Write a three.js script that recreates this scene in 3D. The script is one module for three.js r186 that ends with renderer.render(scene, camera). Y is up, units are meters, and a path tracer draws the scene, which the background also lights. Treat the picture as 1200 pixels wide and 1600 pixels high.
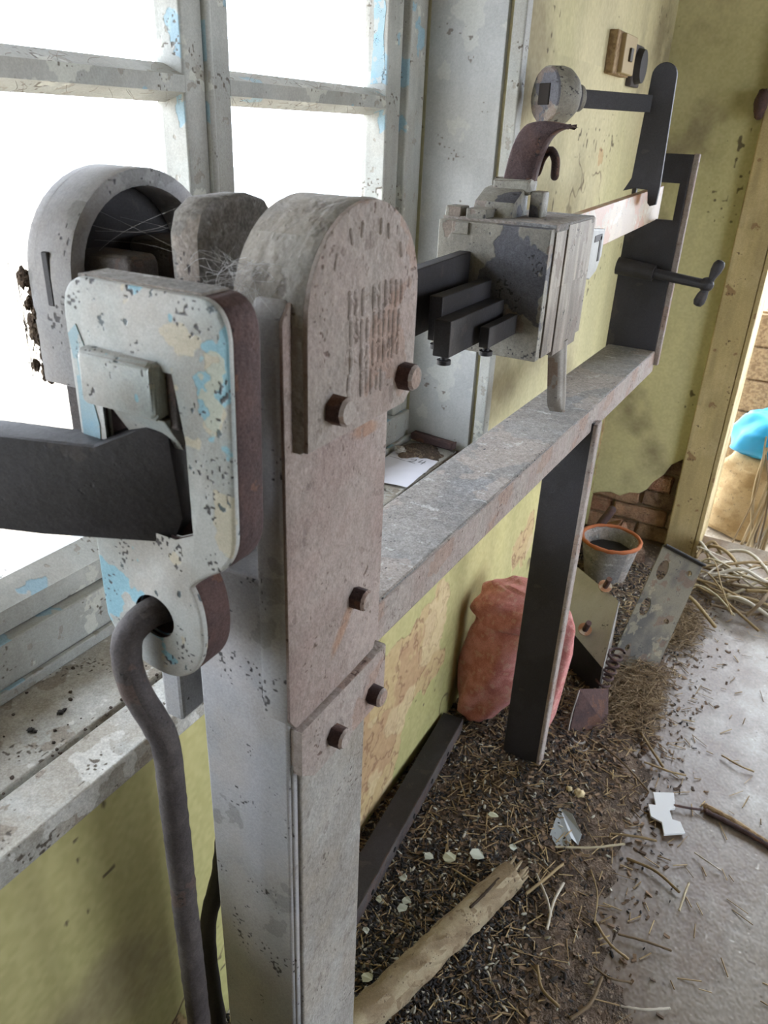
import * as THREE from 'three';
import { RoundedBoxGeometry } from 'three/addons/geometries/RoundedBoxGeometry.js';
import { mergeGeometries, mergeVertices, toCreasedNormals } from 'three/addons/utils/BufferGeometryUtils.js';

// ------------------------------------------------------------------ camera, sky, exposure
const scene = new THREE.Scene();
const camera = new THREE.PerspectiveCamera(67.26, 0.75, 0.02, 200);
camera.position.set(0, 1.45, 0);
{
  const right = new THREE.Vector3(0.87170522, 0.0390844, -0.48846946);
  const up = new THREE.Vector3(-0.24947793, 0.89335766, -0.37372831);
  const back = new THREE.Vector3(0.42177099, 0.44764327, 0.78849524);
  camera.quaternion.setFromRotationMatrix(new THREE.Matrix4().makeBasis(right, up, back));
}
scene.background = new THREE.Color(0.87, 0.95, 1.08);       // bright even overcast sky
scene.backgroundIntensity = 9;
const renderer = new THREE.WebGLRenderer();
renderer.toneMapping = THREE.LinearToneMapping;
renderer.toneMappingExposure = 1.1;
camera.focus = 1.1; camera.userData.fStop = 11;
renderer.shadowMap.enabled = true;

// ------------------------------------------------------------------ helpers
let seedState = 20240611;
function rnd() { seedState = (seedState + 0x6D2B79F5) | 0; let t = Math.imul(seedState ^ (seedState >>> 15), 1 | seedState); t = (t + Math.imul(t ^ (t >>> 7), 61 | t)) ^ t; return ((t ^ (t >>> 14)) >>> 0) / 4294967296; }
const rr = (a, b) => a + (b - a) * rnd();
const clamp = (v, a = 0, b = 1) => Math.min(b, Math.max(a, v));
const sstep = (a, b, v) => { const t = clamp((v - a) / (b - a)); return t * t * (3 - 2 * t); };
const mix = (a, b, t) => [a[0] + (b[0] - a[0]) * t, a[1] + (b[1] - a[1]) * t, a[2] + (b[2] - a[2]) * t];

const tables = [];
function table(n, seed) {
  const row = tables[seed] || (tables[seed] = []); if (row[n]) return row[n];
  let s = (seed * 7919 + n * 104729) | 0; const a = new Float32Array(n * n);
  for (let i = 0; i < a.length; i++) { s = (s + 0x6D2B79F5) | 0; let t = Math.imul(s ^ (s >>> 15), 1 | s); t = (t + Math.imul(t ^ (t >>> 7), 61 | t)) ^ t; a[i] = ((t ^ (t >>> 14)) >>> 0) / 4294967296; }
  row[n] = a; return a;
}
function vnoise(u, v, n, seed) {          // periodic value noise on [0,1)
  const a = table(n, seed); let x = (u - Math.floor(u)) * n, y = (v - Math.floor(v)) * n;
  const i = Math.floor(x), j = Math.floor(y); x -= i; y -= j; x = x * x * (3 - 2 * x); y = y * y * (3 - 2 * y);
  const i0 = i % n, i1 = (i + 1) % n, j0 = (j % n) * n, j1 = ((j + 1) % n) * n;
  return (a[i0 + j0] * (1 - x) + a[i1 + j0] * x) * (1 - y) + (a[i0 + j1] * (1 - x) + a[i1 + j1] * x) * y;
}
function fbm(u, v, n, oct, seed) { let s = 0, w = 0, a = 1; for (let o = 0; o < oct; o++) { s += a * vnoise(u, v, n, seed + o * 13); w += a; a *= 0.55; n *= 2; } return s / w; }
function n3(x, y, z, seed = 5) { return vnoise(x * 0.37 + z * 0.113, y * 0.41 - z * 0.197, 64, seed); }

function dataTex(w, h, data, srgb) {
  const t = new THREE.DataTexture(data, w, h, THREE.RGBAFormat); t.wrapS = t.wrapT = THREE.RepeatWrapping;
  t.magFilter = THREE.LinearFilter; t.minFilter = THREE.LinearMipmapLinearFilter; t.generateMipmaps = true;
  if (srgb) t.colorSpace = THREE.SRGBColorSpace; t.needsUpdate = true; return t;
}
function makeTex(w, h, fn) {              // fn(u,v,out) fills out[0..2] colour 0..255 sRGB, out[3] height 0..1
  const c = new Uint8Array(w * h * 4), b = new Uint8Array(w * h * 4), o = [0, 0, 0, 0.5];
  for (let j = 0; j < h; j++) for (let i = 0; i < w; i++) {
    fn(i / w, j / h, o); const k = (j * w + i) * 4;
    c[k] = clamp(o[0], 0, 255); c[k + 1] = clamp(o[1], 0, 255); c[k + 2] = clamp(o[2], 0, 255); c[k + 3] = 255;
    b[k] = b[k + 1] = b[k + 2] = clamp(o[3] * 255, 0, 255); b[k + 3] = 255;
  }
  return { map: dataTex(w, h, c, true), bump: dataTex(w, h, b, false) };
}
// worn paint: base and second tone, flakes that show other coats, dark specks, dust grain
function paintTex(size, { base, tone, coats = [], speck = [40, 38, 40], specks = 0.5, dust = null, dustAmt = 0, grain = 12, seed = 1, streak = 0, pits = 0, stains = [], tile = 1 }) {
  return makeTex(size, size, (u, v, o) => {
    let c = mix(base, tone, sstep(0.35, 0.65, fbm(u, v, 4, 5, seed)));
    let h = 0.6 + 0.15 * (fbm(u, v, 32, 3, seed + 3) - 0.5);
    if (dust) c = mix(c, dust, dustAmt * sstep(0.3, 0.7, fbm(u, v, 8, 5, seed + 21)));
    for (const [sz, sy, len, wid, ang] of stains) {                 // rust run off a bolt, ragged at its edge
      let x = u * tile - (((sz % tile) + tile) % tile), y = v * tile - (((sy % tile) + tile) % tile); const a = x * Math.cos(ang) + y * Math.sin(ang), b = -x * Math.sin(ang) + y * Math.cos(ang);
      const q = (a / len) ** 2 + (b / wid) ** 2 + 0.9 * (fbm(u, v, 24, 4, seed + 71) - 0.5); c = mix(c, [150, 104, 74], 0.5 * sstep(1.0, 0.2, q));
    }
    if (streak) { const s = fbm(u, v * 0.12, 32, 4, seed + 31); c = c.map((x) => x * (1 + streak * (s - 0.5))); }
    for (const k of coats) {
      const f = fbm(u, v, k.cells || 6, 5, seed + k.seed); const m = sstep(k.at, k.at + 0.012, f);
      if (m > 0) { c = mix(c, k.color, m * (k.amt ?? 1)); h -= 0.25 * m * (k.deep ?? 1); }
    }
    if (specks) { const f = vnoise(u, v, 128, seed + 41) * 0.55 + vnoise(u, v, 16, seed + 42) * 0.45; const m = sstep(0.86 - specks * 0.1, 0.9 - specks * 0.1, f); c = mix(c, speck, m * 0.85); h -= 0.3 * m; }
    if (pits) { const f = fbm(u, v, 64, 3, seed + 61); h += pits * (f - 0.5); c = c.map((x) => x * (1 + pits * 0.35 * (f - 0.5))); }
    const g = (vnoise(u, v, 256, seed + 51) - 0.5) * grain + (vnoise(u, v, 512 > size ? size : 512, seed + 52) - 0.5) * grain;
    o[0] = c[0] + g; o[1] = c[1] + g; o[2] = c[2] + g; o[3] = h + g * 0.004;
  });
}
function matOf(t, tile, { rough = 0.85, metal = 0, bump = 0.0015 } = {}) {
  const m = new THREE.MeshStandardMaterial({ color: 0xffffff, map: t.map, bumpMap: t.bump, bumpScale: bump, roughness: rough, metalness: metal, side: THREE.DoubleSide });
  m.userData.tile = tile; return m;
}
const flat = (hex, rough = 0.85, metal = 0) => { const m = new THREE.MeshStandardMaterial({ color: hex, roughness: rough, metalness: metal, side: THREE.DoubleSide }); m.userData.tile = 1; return m; };

// box-projected uv in metres
function boxUV(g, tile = 1) {
  if (g.index) g = g.toNonIndexed();
  const p = g.attributes.position, n = p.count, uv = new Float32Array(n * 2);
  const a = new THREE.Vector3(), b = new THREE.Vector3(), c = new THREE.Vector3();
  for (let i = 0; i < n; i += 3) {
    a.fromBufferAttribute(p, i); b.fromBufferAttribute(p, i + 1).sub(a); c.fromBufferAttribute(p, i + 2).sub(a); b.cross(c);
    const x = Math.abs(b.x), y = Math.abs(b.y), z = Math.abs(b.z);
    for (let k = 0; k < 3; k++) {
      const X = p.getX(i + k), Y = p.getY(i + k), Z = p.getZ(i + k);
      const q = (x >= y && x >= z) ? [Z, Y] : (y >= z ? [X, Z] : [X, Y]);
      uv[(i + k) * 2] = q[0] / tile; uv[(i + k) * 2 + 1] = q[1] / tile;
    }
  }
  g.setAttribute('uv', new THREE.BufferAttribute(uv, 2)); return g;
}
const strip = (g) => { g = g.index ? g.toNonIndexed() : g; for (const k of Object.keys(g.attributes)) if (!['position', 'normal', 'uv'].includes(k)) g.deleteAttribute(k); if (!g.attributes.uv) g.setAttribute('uv', new THREE.BufferAttribute(new Float32Array(g.attributes.position.count * 2), 2)); if (!g.attributes.normal) g.computeVertexNormals(); return g; };
const join = (...gs) => mergeGeometries(gs.flat().map(strip));
// box between two corners
function bx(x0, x1, y0, y1, z0, z1, r = 0.002) {
  const w = Math.abs(x1 - x0), h = Math.abs(y1 - y0), d = Math.abs(z1 - z0);
  const g = r > 0 ? new RoundedBoxGeometry(w, h, d, 2, Math.min(r, w / 2.01, h / 2.01, d / 2.01)) : new THREE.BoxGeometry(w, h, d);
  g.translate((x0 + x1) / 2, (y0 + y1) / 2, (z0 + z1) / 2); return g;
}
const shapeOf = (pts) => (pts instanceof THREE.Shape ? pts : new THREE.Shape(pts.map((p) => new THREE.Vector2(p[0], p[1]))));
function exZ(pts, z0, z1, bevel = 0.003, holes = [], seg = 2, curve = 12) {       // outline in x,y, swept along z
  const s = shapeOf(pts); for (const h of holes) s.holes.push(h instanceof THREE.Path ? h : new THREE.Path(h.map((p) => new THREE.Vector2(p[0], p[1]))));
  const d = Math.abs(z1 - z0) - 2 * bevel; const g = new THREE.ExtrudeGeometry(s, { depth: d, bevelEnabled: bevel > 0, bevelSize: bevel, bevelOffset: -bevel, bevelThickness: bevel, bevelSegments: seg, curveSegments: curve });
  g.translate(0, 0, Math.min(z0, z1) + bevel); return g;
}
function exX(pts, x0, x1, bevel = 0.003, holes = [], seg = 2, curve = 12) {       // outline in z,y, swept along x
  const g = exZ(pts.map(([z, y]) => [-z, y]), 0, Math.abs(x1 - x0), bevel, holes.map((h) => h.map(([z, y]) => [-z, y])), seg, curve);
  g.rotateY(Math.PI / 2); g.translate(Math.min(x0, x1), 0, 0); return g;
}
function tube(pts, r, seg = 40, rad = 10, closed = false) {
  const c = new THREE.CatmullRomCurve3(pts.map((p) => new THREE.Vector3(...p)), closed, 'centripetal'); return new THREE.TubeGeometry(c, seg, r, rad, closed);
}
function capTube(pts, r, seg = 40, rad = 12) {
  const g = [tube(pts, r, seg, rad)]; for (const p of [pts[0], pts[pts.length - 1]]) { const s = new THREE.SphereGeometry(r, rad, 8); s.translate(...p); g.push(s); } return join(g);
}
function rod(a, b, r0, r1 = r0, rad = 16) {                               // cylinder from a to b
  const A = new THREE.Vector3(...a), B = new THREE.Vector3(...b), d = B.clone().sub(A); const g = new THREE.CylinderGeometry(r1, r0, d.length(), rad, 1);
  g.applyQuaternion(new THREE.Quaternion().setFromUnitVectors(new THREE.Vector3(0, 1, 0), d.normalize())); g.translate(...A.add(B).multiplyScalar(0.5).toArray()); return g;
}
// push vertices about with noise, joining equal ones first so that nothing tears
function wobble(g, amp, freq, seed = 5) {
  const uvs = g.attributes.uv; g = g.clone(); g.deleteAttribute('uv'); g.deleteAttribute('normal'); g = mergeVertices(g, 1e-5);
  g.computeVertexNormals(); const p = g.attributes.position, nn = g.attributes.normal;
  for (let i = 0; i < p.count; i++) {
    const x = p.getX(i), y = p.getY(i), z = p.getZ(i); const k = amp * 2 * (n3(x * freq, y * freq, z * freq, seed) - 0.5) + amp * (n3(x * freq * 2.7, y * freq * 2.7, z * freq * 2.7, seed + 1) - 0.5);
    p.setXYZ(i, x + nn.getX(i) * k, y + nn.getY(i) * k, z + nn.getZ(i) * k);
  }
  g.computeVertexNormals(); return g;
}
const taken = new Map();
function numbered(n) { const k = taken.get(n) || 0; taken.set(n, k + 1); return k ? n + '_' + String(k).padStart(3, '0') : n; }
function thing(name, label, category, base = [0, 0, 0], group) {
  const o = new THREE.Group(); o.name = numbered(name); o.position.set(...base); scene.add(o); o.userData = { label, category };
  if (group) o.userData.group = group; o.userData.base = undefined; delete o.userData.base; bases.set(o, base); return o;
}
const bases = new Map();
function baseOf(o) { while (o && !bases.has(o)) o = o.parent; return o ? bases.get(o) : [0, 0, 0]; }
function obj(name, geoms, m, parent = scene, { label, smooth = 0 } = {}) {     // world-space geometry -> ONE named mesh
  let g = Array.isArray(geoms) ? join(geoms) : geoms; g = boxUV(strip(g), m.userData.tile || 1);
  if (smooth) { g.deleteAttribute('normal'); g = toCreasedNormals(g, smooth); }
  const b = baseOf(parent); g.translate(-b[0], -b[1], -b[2]);
  const o = new THREE.Mesh(g, m); o.name = parent === scene ? numbered(name) : name; o.castShadow = o.receiveShadow = true; parent.add(o); if (label) o.userData.label = label; return o;
}
function single(name, label, category, geoms, m, group, base = null, opt = {}) {  // a thing that is one mesh
  let g = Array.isArray(geoms) ? join(geoms) : geoms; g.computeBoundingBox(); const bb = g.boundingBox;
  base = base || [(bb.min.x + bb.max.x) / 2, bb.min.y, (bb.min.z + bb.max.z) / 2];
  g = boxUV(strip(g), m.userData.tile || 1); if (opt.smooth) { g.deleteAttribute('normal'); g = toCreasedNormals(g, opt.smooth); }
  g.translate(-base[0], -base[1], -base[2]);
  const o = new THREE.Mesh(g, m); o.name = numbered(name); o.position.set(...base); o.castShadow = o.receiveShadow = true; scene.add(o);
  o.userData = { label, category }; if (group) o.userData.group = group; return o;
}
function struct(name, geoms, m, opt) { const o = obj(name, geoms, m, scene, opt); o.userData.kind = 'structure'; return o; }
const rotY = (g, a, cx, cz) => { g.translate(-cx, 0, -cz); g.rotateY(a); g.translate(cx, 0, cz); return g; };

// ------------------------------------------------------------------ materials
const M = {};
M.pillar = matOf(paintTex(400, { base: [164, 164, 166], tone: [150, 150, 150], coats: [{ color: [120, 120, 118], cells: 8, at: 0.66, seed: 5, amt: 0.5, deep: 0.3 }], specks: 0.55, grain: 14, seed: 11, dust: [170, 160, 150], dustAmt: 0.35 }), 0.4, { rough: 0.55, bump: 0.0012 });
M.shackle = matOf(paintTex(400, { base: [178, 180, 176], tone: [150, 158, 156], coats: [{ color: [120, 168, 184], cells: 5, at: 0.6, seed: 5, amt: 0.85, deep: 0.4 }, { color: [186, 176, 150], cells: 6, at: 0.64, seed: 8, amt: 0.7, deep: 0.3 }, { color: [62, 74, 78], cells: 24, at: 0.74, seed: 9, amt: 0.9 }], specks: 0.75, grain: 14, seed: 23, dust: [150, 140, 128], dustAmt: 0.4 }), 0.3, { rough: 0.6, bump: 0.0016 });
M.casting = matOf(paintTex(400, { base: [160, 147, 140], tone: [150, 134, 126], coats: [{ color: [150, 112, 92], cells: 5, at: 0.64, seed: 6, amt: 0.3, deep: 0.1 }, { color: [120, 106, 100], cells: 24, at: 0.71, seed: 9, amt: 0.5, deep: 0.6 }], specks: 0.25, speck: [96, 78, 70], grain: 16, seed: 37, dust: [152, 146, 138], dustAmt: 0.5, pits: 0.5 }), 0.4, { rough: 0.8, bump: 0.003 });  // pinkish tone is part paint, part warm bounced light; rust and dust are real
M.hood = matOf(paintTex(400, { base: [150, 147, 141], tone: [134, 129, 122], coats: [{ color: [112, 104, 98], cells: 24, at: 0.7, seed: 9, amt: 0.5, deep: 0.6 }], specks: 0.3, speck: [90, 80, 74], grain: 16, seed: 35, dust: [150, 140, 126], dustAmt: 0.5, pits: 0.5 }), 0.4, { rough: 0.8, bump: 0.003 });
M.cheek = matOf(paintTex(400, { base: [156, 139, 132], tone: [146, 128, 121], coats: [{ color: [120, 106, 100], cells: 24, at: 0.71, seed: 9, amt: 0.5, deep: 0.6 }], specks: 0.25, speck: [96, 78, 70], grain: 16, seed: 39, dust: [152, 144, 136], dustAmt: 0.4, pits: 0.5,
  stains: [[-0.533, 1.014, 0.04, 0.011, -0.85], [-0.565, 1.206, 0.03, 0.01, 0.1]], tile: 0.4 }), 0.4, { rough: 0.8, bump: 0.003 });  // pinkish base carries warm room light in its colour; bolt stains are rust
M.shelf = matOf(paintTex(400, { base: [138, 138, 138], tone: [120, 118, 116], coats: [{ color: [160, 148, 138], cells: 5, at: 0.6, seed: 4, amt: 0.6, deep: 0.2 }, { color: [182, 180, 176], cells: 40, at: 0.71, seed: 7, amt: 0.6, deep: -0.3 }], specks: 0.4, grain: 30, seed: 41, dust: [150, 142, 132], dustAmt: 0.5, pits: 0.6 }), 0.5, { rough: 0.9, bump: 0.002 });
M.poise = matOf(paintTex(400, { base: [156, 154, 142], tone: [128, 124, 114], coats: [{ color: [86, 86, 92], cells: 4, at: 0.62, seed: 12, amt: 0.95 }, { color: [122, 104, 92], cells: 8, at: 0.65, seed: 15, amt: 0.6 }], specks: 0.7, grain: 18, seed: 53, streak: 0.2, pits: 0.4 }), 0.32, { rough: 0.6, bump: 0.0012 });
M.dark = matOf(paintTex(400, { base: [74, 68, 68], tone: [60, 54, 54], coats: [{ color: [92, 74, 66], cells: 6, at: 0.62, seed: 3, amt: 0.6, deep: 0.3 }], specks: 0.2, grain: 16, seed: 61, dust: [98, 92, 86], dustAmt: 0.45, pits: 0.4 }), 0.25, { rough: 0.75, bump: 0.0015 });
M.black = matOf(paintTex(400, { base: [50, 48, 52], tone: [42, 40, 42], coats: [{ color: [74, 66, 62], cells: 6, at: 0.66, seed: 3, amt: 0.5, deep: 0.3 }], specks: 0.2, grain: 12, seed: 67, pits: 0.3 }), 0.3, { rough: 0.6, bump: 0.001 });
M.poiseSide = matOf(paintTex(400, { base: [156, 148, 136], tone: [132, 122, 112], coats: [{ color: [110, 94, 84], cells: 10, at: 0.66, seed: 12, amt: 0.5, deep: 0.3 }], specks: 0.4, grain: 14, seed: 55, streak: 0.6 }), 0.32, { rough: 0.6, bump: 0.001 });
M.sheet = matOf(paintTex(256, { base: [188, 188, 184], tone: [170, 168, 160], coats: [{ color: [140, 118, 92], cells: 6, at: 0.68, seed: 3, amt: 0.6, deep: 0.1 }], specks: 0.2, grain: 8, seed: 57 }), 0.4, { rough: 0.4, bump: 0.0004 });
M.bracket = matOf(paintTex(400, { base: [116, 108, 88], tone: [72, 68, 60], coats: [{ color: [150, 140, 112], cells: 8, at: 0.66, seed: 3, amt: 0.6, deep: 0.1 }, { color: [104, 76, 54], cells: 10, at: 0.64, seed: 7, amt: 0.6 }], specks: 0.5, grain: 16, seed: 59 }), 0.3, { rough: 0.55, bump: 0.001 });
M.bluePaint = matOf(paintTex(256, { base: [134, 178, 198], tone: [150, 176, 184], coats: [{ color: [176, 180, 176], cells: 10, at: 0.58, seed: 4, amt: 0.9, deep: 0.3 }], specks: 0.5, grain: 12, seed: 65 }), 0.12, { rough: 0.6, bump: 0.0006 });
M.rusty = matOf(paintTex(400, { base: [84, 62, 58], tone: [66, 50, 50], coats: [{ color: [112, 78, 58], cells: 8, at: 0.62, seed: 3, amt: 0.6, deep: 0.3 }], specks: 0.3, grain: 18, seed: 71, pits: 0.5 }), 0.25, { rough: 0.8, bump: 0.0015 });
M.brass = matOf(paintTex(400, { base: [176, 156, 128], tone: [158, 136, 110], coats: [{ color: [168, 112, 78], cells: 4, at: 0.6, seed: 5, amt: 0.7, deep: 0.1 }, { color: [190, 182, 165], cells: 8, at: 0.66, seed: 6, amt: 0.7, deep: 0.1 }], specks: 0.3, grain: 14, seed: 77 }), 0.3, { rough: 0.45, bump: 0.0006 });
M.steel = matOf(paintTex(400, { base: [150, 146, 140], tone: [128, 122, 114], coats: [{ color: [108, 84, 66], cells: 6, at: 0.66, seed: 5, amt: 0.6, deep: 0.1 }], specks: 0.4, grain: 14, seed: 83 }), 0.3, { rough: 0.5, metal: 0.25, bump: 0.0006 });
M.window = matOf(paintTex(400, { base: [176, 178, 172], tone: [158, 160, 154], coats: [{ color: [200, 202, 190], cells: 10, at: 0.68, seed: 5, amt: 0.7, deep: 0.4 }, { color: [138, 172, 188], cells: 5, at: 0.715, seed: 9, amt: 0.8 }, { color: [132, 124, 110], cells: 20, at: 0.73, seed: 12, amt: 0.5 }], specks: 0.3, speck: [84, 76, 66], grain: 12, seed: 91, streak: 0.12, dust: [150, 142, 130], dustAmt: 0.3 }), 0.5, { rough: 0.6, bump: 0.002 });
M.reveal = matOf(paintTex(400, { base: [178, 180, 178], tone: [164, 166, 164], coats: [{ color: [194, 196, 188], cells: 7, at: 0.7, seed: 5, amt: 0.6, deep: 0.3 }], specks: 0.2, speck: [110, 102, 94], grain: 10, seed: 97, streak: 0.1 }), 0.7, { rough: 0.5, bump: 0.0015 });
M.sill = matOf(paintTex(400, { base: [182, 182, 176], tone: [160, 158, 150], coats: [{ color: [130, 120, 106], cells: 9, at: 0.6, seed: 5, amt: 0.7, deep: 0.4 }, { color: [206, 206, 200], cells: 7, at: 0.64, seed: 8, amt: 0.6, deep: 0.1 }], specks: 0.85, speck: [70, 62, 52], grain: 22, seed: 101, dust: [150, 140, 124], dustAmt: 0.55, pits: 0.4 }), 0.5, { rough: 0.8, bump: 0.0025 });
M.wood = matOf(makeTex(512, 512, (u, v, o) => { const r = fbm(u * 2, v * 2, 12, 5, 7), k = fbm(u, v, 8, 3, 9); const c = mix([158, 134, 98], [126, 102, 72], sstep(0.3, 0.7, r)); const d = mix(c, [176, 150, 112], 0.4 * sstep(0.5, 0.8, k)); o[0] = d[0]; o[1] = d[1]; o[2] = d[2]; o[3] = r; }), 0.2, { rough: 0.85, bump: 0.003 });
M.logwood = matOf(paintTex(400, { base: [156, 142, 114], tone: [128, 110, 84], coats: [{ color: [104, 84, 60], cells: 12, at: 0.66, seed: 3, amt: 0.6, deep: 0.4 }], specks: 0.3, speck: [70, 54, 40], grain: 14, seed: 63, pits: 0.3 }), 0.25, { rough: 0.85, bump: 0.0015 });
M.cloth = matOf(makeTex(512, 512, (u, v, o) => { const k = fbm(u, v, 6, 4, 17), f = vnoise(u, v, 256, 19) + vnoise(u, v, 128, 20) - 1; let c = mix([212, 148, 143], [188, 118, 112], sstep(0.3, 0.75, k)); c = mix(c, [214, 178, 160], 0.5 * sstep(0.58, 0.7, fbm(u, v, 12, 4, 23))); o[0] = c[0] + f * 26; o[1] = c[1] + f * 24; o[2] = c[2] + f * 22; o[3] = 0.5 + f * 0.3; }), 0.16, { rough: 1, bump: 0.0012 });

function wallTexture(base, tone, seed, peel, w = 640, h = 640, extra = null, dirt = 0.45) {
  return makeTex(w, h, (u, v, o) => {
    let c = mix(base, tone, sstep(0.3, 0.7, fbm(u, v, 3, 5, seed)));
    const st = fbm(u, v * 0.2, 24, 3, seed + 5); c = c.map((x) => x * (0.94 + 0.12 * st));
    c = mix(c, [116, 104, 84], dirt * sstep(0.5, 0.7, fbm(u, v, 5, 5, seed + 9)));             // soot and dirt blotches
    let hh = 0.6 + 0.2 * (fbm(u, v, 24, 4, seed + 13) - 0.5);
    const e = extra ? extra(u, v) : 0; const f = fbm(u, v, 6, 6, seed + 17) + e;
    const m = sstep(peel, peel + 0.008, f), m2 = sstep(peel + 0.09, peel + 0.1, f);
    c = mix(c, [190, 160, 120], m * 0.75); c = mix(c, [164, 126, 98], m2 * 0.6 * (0.4 + 0.6 * fbm(u, v, 48, 3, seed + 19))); hh -= 0.2 * m + 0.15 * m2;
    if (m > 0.2) { const r = fbm(u, v, 40, 4, seed + 27), q = 1 - sstep(0.0, 0.05, Math.abs(r - 0.5)); const fl = sstep(0.56, 0.6, fbm(u, v, 16, 4, seed + 29)); c = mix(c, [122, 88, 66], 0.55 * q * m); c = mix(c, [204, 186, 146], 0.6 * fl * m); hh += (0.25 * (r - 0.5) - 0.2 * q + 0.18 * fl) * m; }
    const cr = Math.abs(fbm(u, v, 5, 5, seed + 25) - 0.5), near = sstep(peel - 0.14, peel, f) ; if (near > 0) { const k = near * (1 - sstep(0.0, 0.009, cr)); c = mix(c, [70, 52, 40], k * 0.8); hh -= 0.3 * k; }
    const sp = vnoise(u, v, 128, seed + 31) * 0.6 + vnoise(u, v, 10, seed + 32) * 0.4; const s = sstep(0.86, 0.9, sp); c = mix(c, [70, 60, 46], s * 0.7);
    const g = (vnoise(u, v, 256, seed + 41) - 0.5) * 14; o[0] = c[0] + g; o[1] = c[1] + g; o[2] = c[2] + g; o[3] = hh;
  });
}
M.wallFar = matOf(wallTexture([202, 193, 156], [188, 182, 140], 211, 0.8), 1.6, { rough: 0.9, bump: 0.006 });
M.wallEnd = matOf(wallTexture([206, 199, 154], [186, 180, 134], 223, 0.78, 640, 640, null, 0.62), 1.6, { rough: 0.9, bump: 0.006 });
M.wallLow = matOf(wallTexture([188, 179, 126], [166, 163, 106], 227, 0.7, 800, 800, (u, v) => {
  // paint has come off low down between the two posts (tile 2 m: u = z/2, v = y/2)
  const z = (u - 1) * 2, y = v * 2; return 0.27 * Math.exp(-(((z + 1.08) / 0.34) ** 2) - (((y - 0.22) / 0.34) ** 2)) + 0.12 * Math.exp(-(((y - 0.02) / 0.12) ** 2));
}), 2, { rough: 0.9, bump: 0.007 });
M.plaster = flat(0x7a6f58, 0.95);
M.jamb = matOf(paintTex(400, { base: [196, 178, 136], tone: [178, 160, 116], coats: [{ color: [128, 96, 68], cells: 9, at: 0.67, seed: 5, amt: 0.6 }], specks: 0.3, speck: [80, 60, 44], grain: 14, seed: 131, streak: 0.2 }), 0.6, { rough: 0.75 });
M.bricks = [[176, 136, 106], [156, 112, 88], [190, 158, 124], [136, 108, 90]].map((b, i) => matOf(paintTex(256, { base: b, tone: b.map((x) => x * 0.85), specks: 0.6, speck: [90, 70, 56], grain: 24, seed: 140 + i, pits: 0.8, dust: [176, 150, 122], dustAmt: 0.4 }), 0.2, { rough: 0.95, bump: 0.005 }));
M.mortar = flat(0x8d7c66, 1);

// ------------------------------------------------------------------ floor: slab with dirt trodden into it
const FX0 = -0.7, FX1 = 2.5, FZ0 = -3.1, FZ1 = 1.7;
M.floor = new THREE.MeshStandardMaterial({ roughness: 0.42, side: THREE.DoubleSide });
{
  const t = makeTex(896, 1344, (u, v, o) => {
    const x = FX0 + u * (FX1 - FX0), z = FZ0 + v * (FZ1 - FZ0);
    const a = fbm(u, v, 12, 6, 301), b = fbm(u, v, 64, 4, 305);
    let c = mix([152, 147, 137], [126, 117, 104], sstep(0.35, 0.65, a));
    c = mix(c, [104, 88, 70], 0.6 * sstep(0.52, 0.66, fbm(u, v, 20, 5, 311)));
    const s = vnoise(u, v, 512, 321); c = mix(c, [206, 202, 190], 0.7 * sstep(0.93, 0.97, s)); c = mix(c, [66, 54, 44], 0.7 * sstep(0.94, 0.97, vnoise(u, v, 512, 325)));
    const edge = 0.02 + 0.12 * (a - 0.5) * 4 + 0.22 * (z + 1.2) * 0.35; const dirt = sstep(edge + 0.3, edge - 0.1, x + 0.9 * (a - 0.5) + 0.5 * (b - 0.5));
    c = mix(c, mix([112, 94, 76], [84, 70, 58], b), dirt); const g = (vnoise(u, v, 1024, 331) - 0.5) * 26;
    o[0] = c[0] + g; o[1] = c[1] + g; o[2] = c[2] + g; o[3] = 0.5 + 0.5 * (b - 0.5) + g * 0.006;
  });
  M.floor.map = t.map; M.floor.bumpMap = t.bump; M.floor.bumpScale = 0.004; M.floor.userData.tile = 1;
  t.map.wrapS = t.map.wrapT = t.bump.wrapS = t.bump.wrapT = THREE.ClampToEdgeWrapping;
  const g = new THREE.PlaneGeometry(FX1 - FX0, FZ1 - FZ0, 1, 1); g.rotateX(-Math.PI / 2); g.translate((FX0 + FX1) / 2, 0, (FZ0 + FZ1) / 2);
  const uv = g.attributes.uv, p = g.attributes.position; for (let i = 0; i < uv.count; i++) uv.setXY(i, (p.getX(i) - FX0) / (FX1 - FX0), (p.getZ(i) - FZ0) / (FZ1 - FZ0));
  const slab = bx(FX0, FX1, -0.15, -0.001, FZ0, FZ1, 0); const su = slab.attributes.uv; for (let i = 0; i < su.count; i++) su.setXY(i, 0.9, 0.9);
  const m = new THREE.Mesh(join(g, slab), M.floor); m.name = 'floor'; m.userData.kind = 'structure'; m.receiveShadow = m.castShadow = true; scene.add(m);
}
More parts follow.
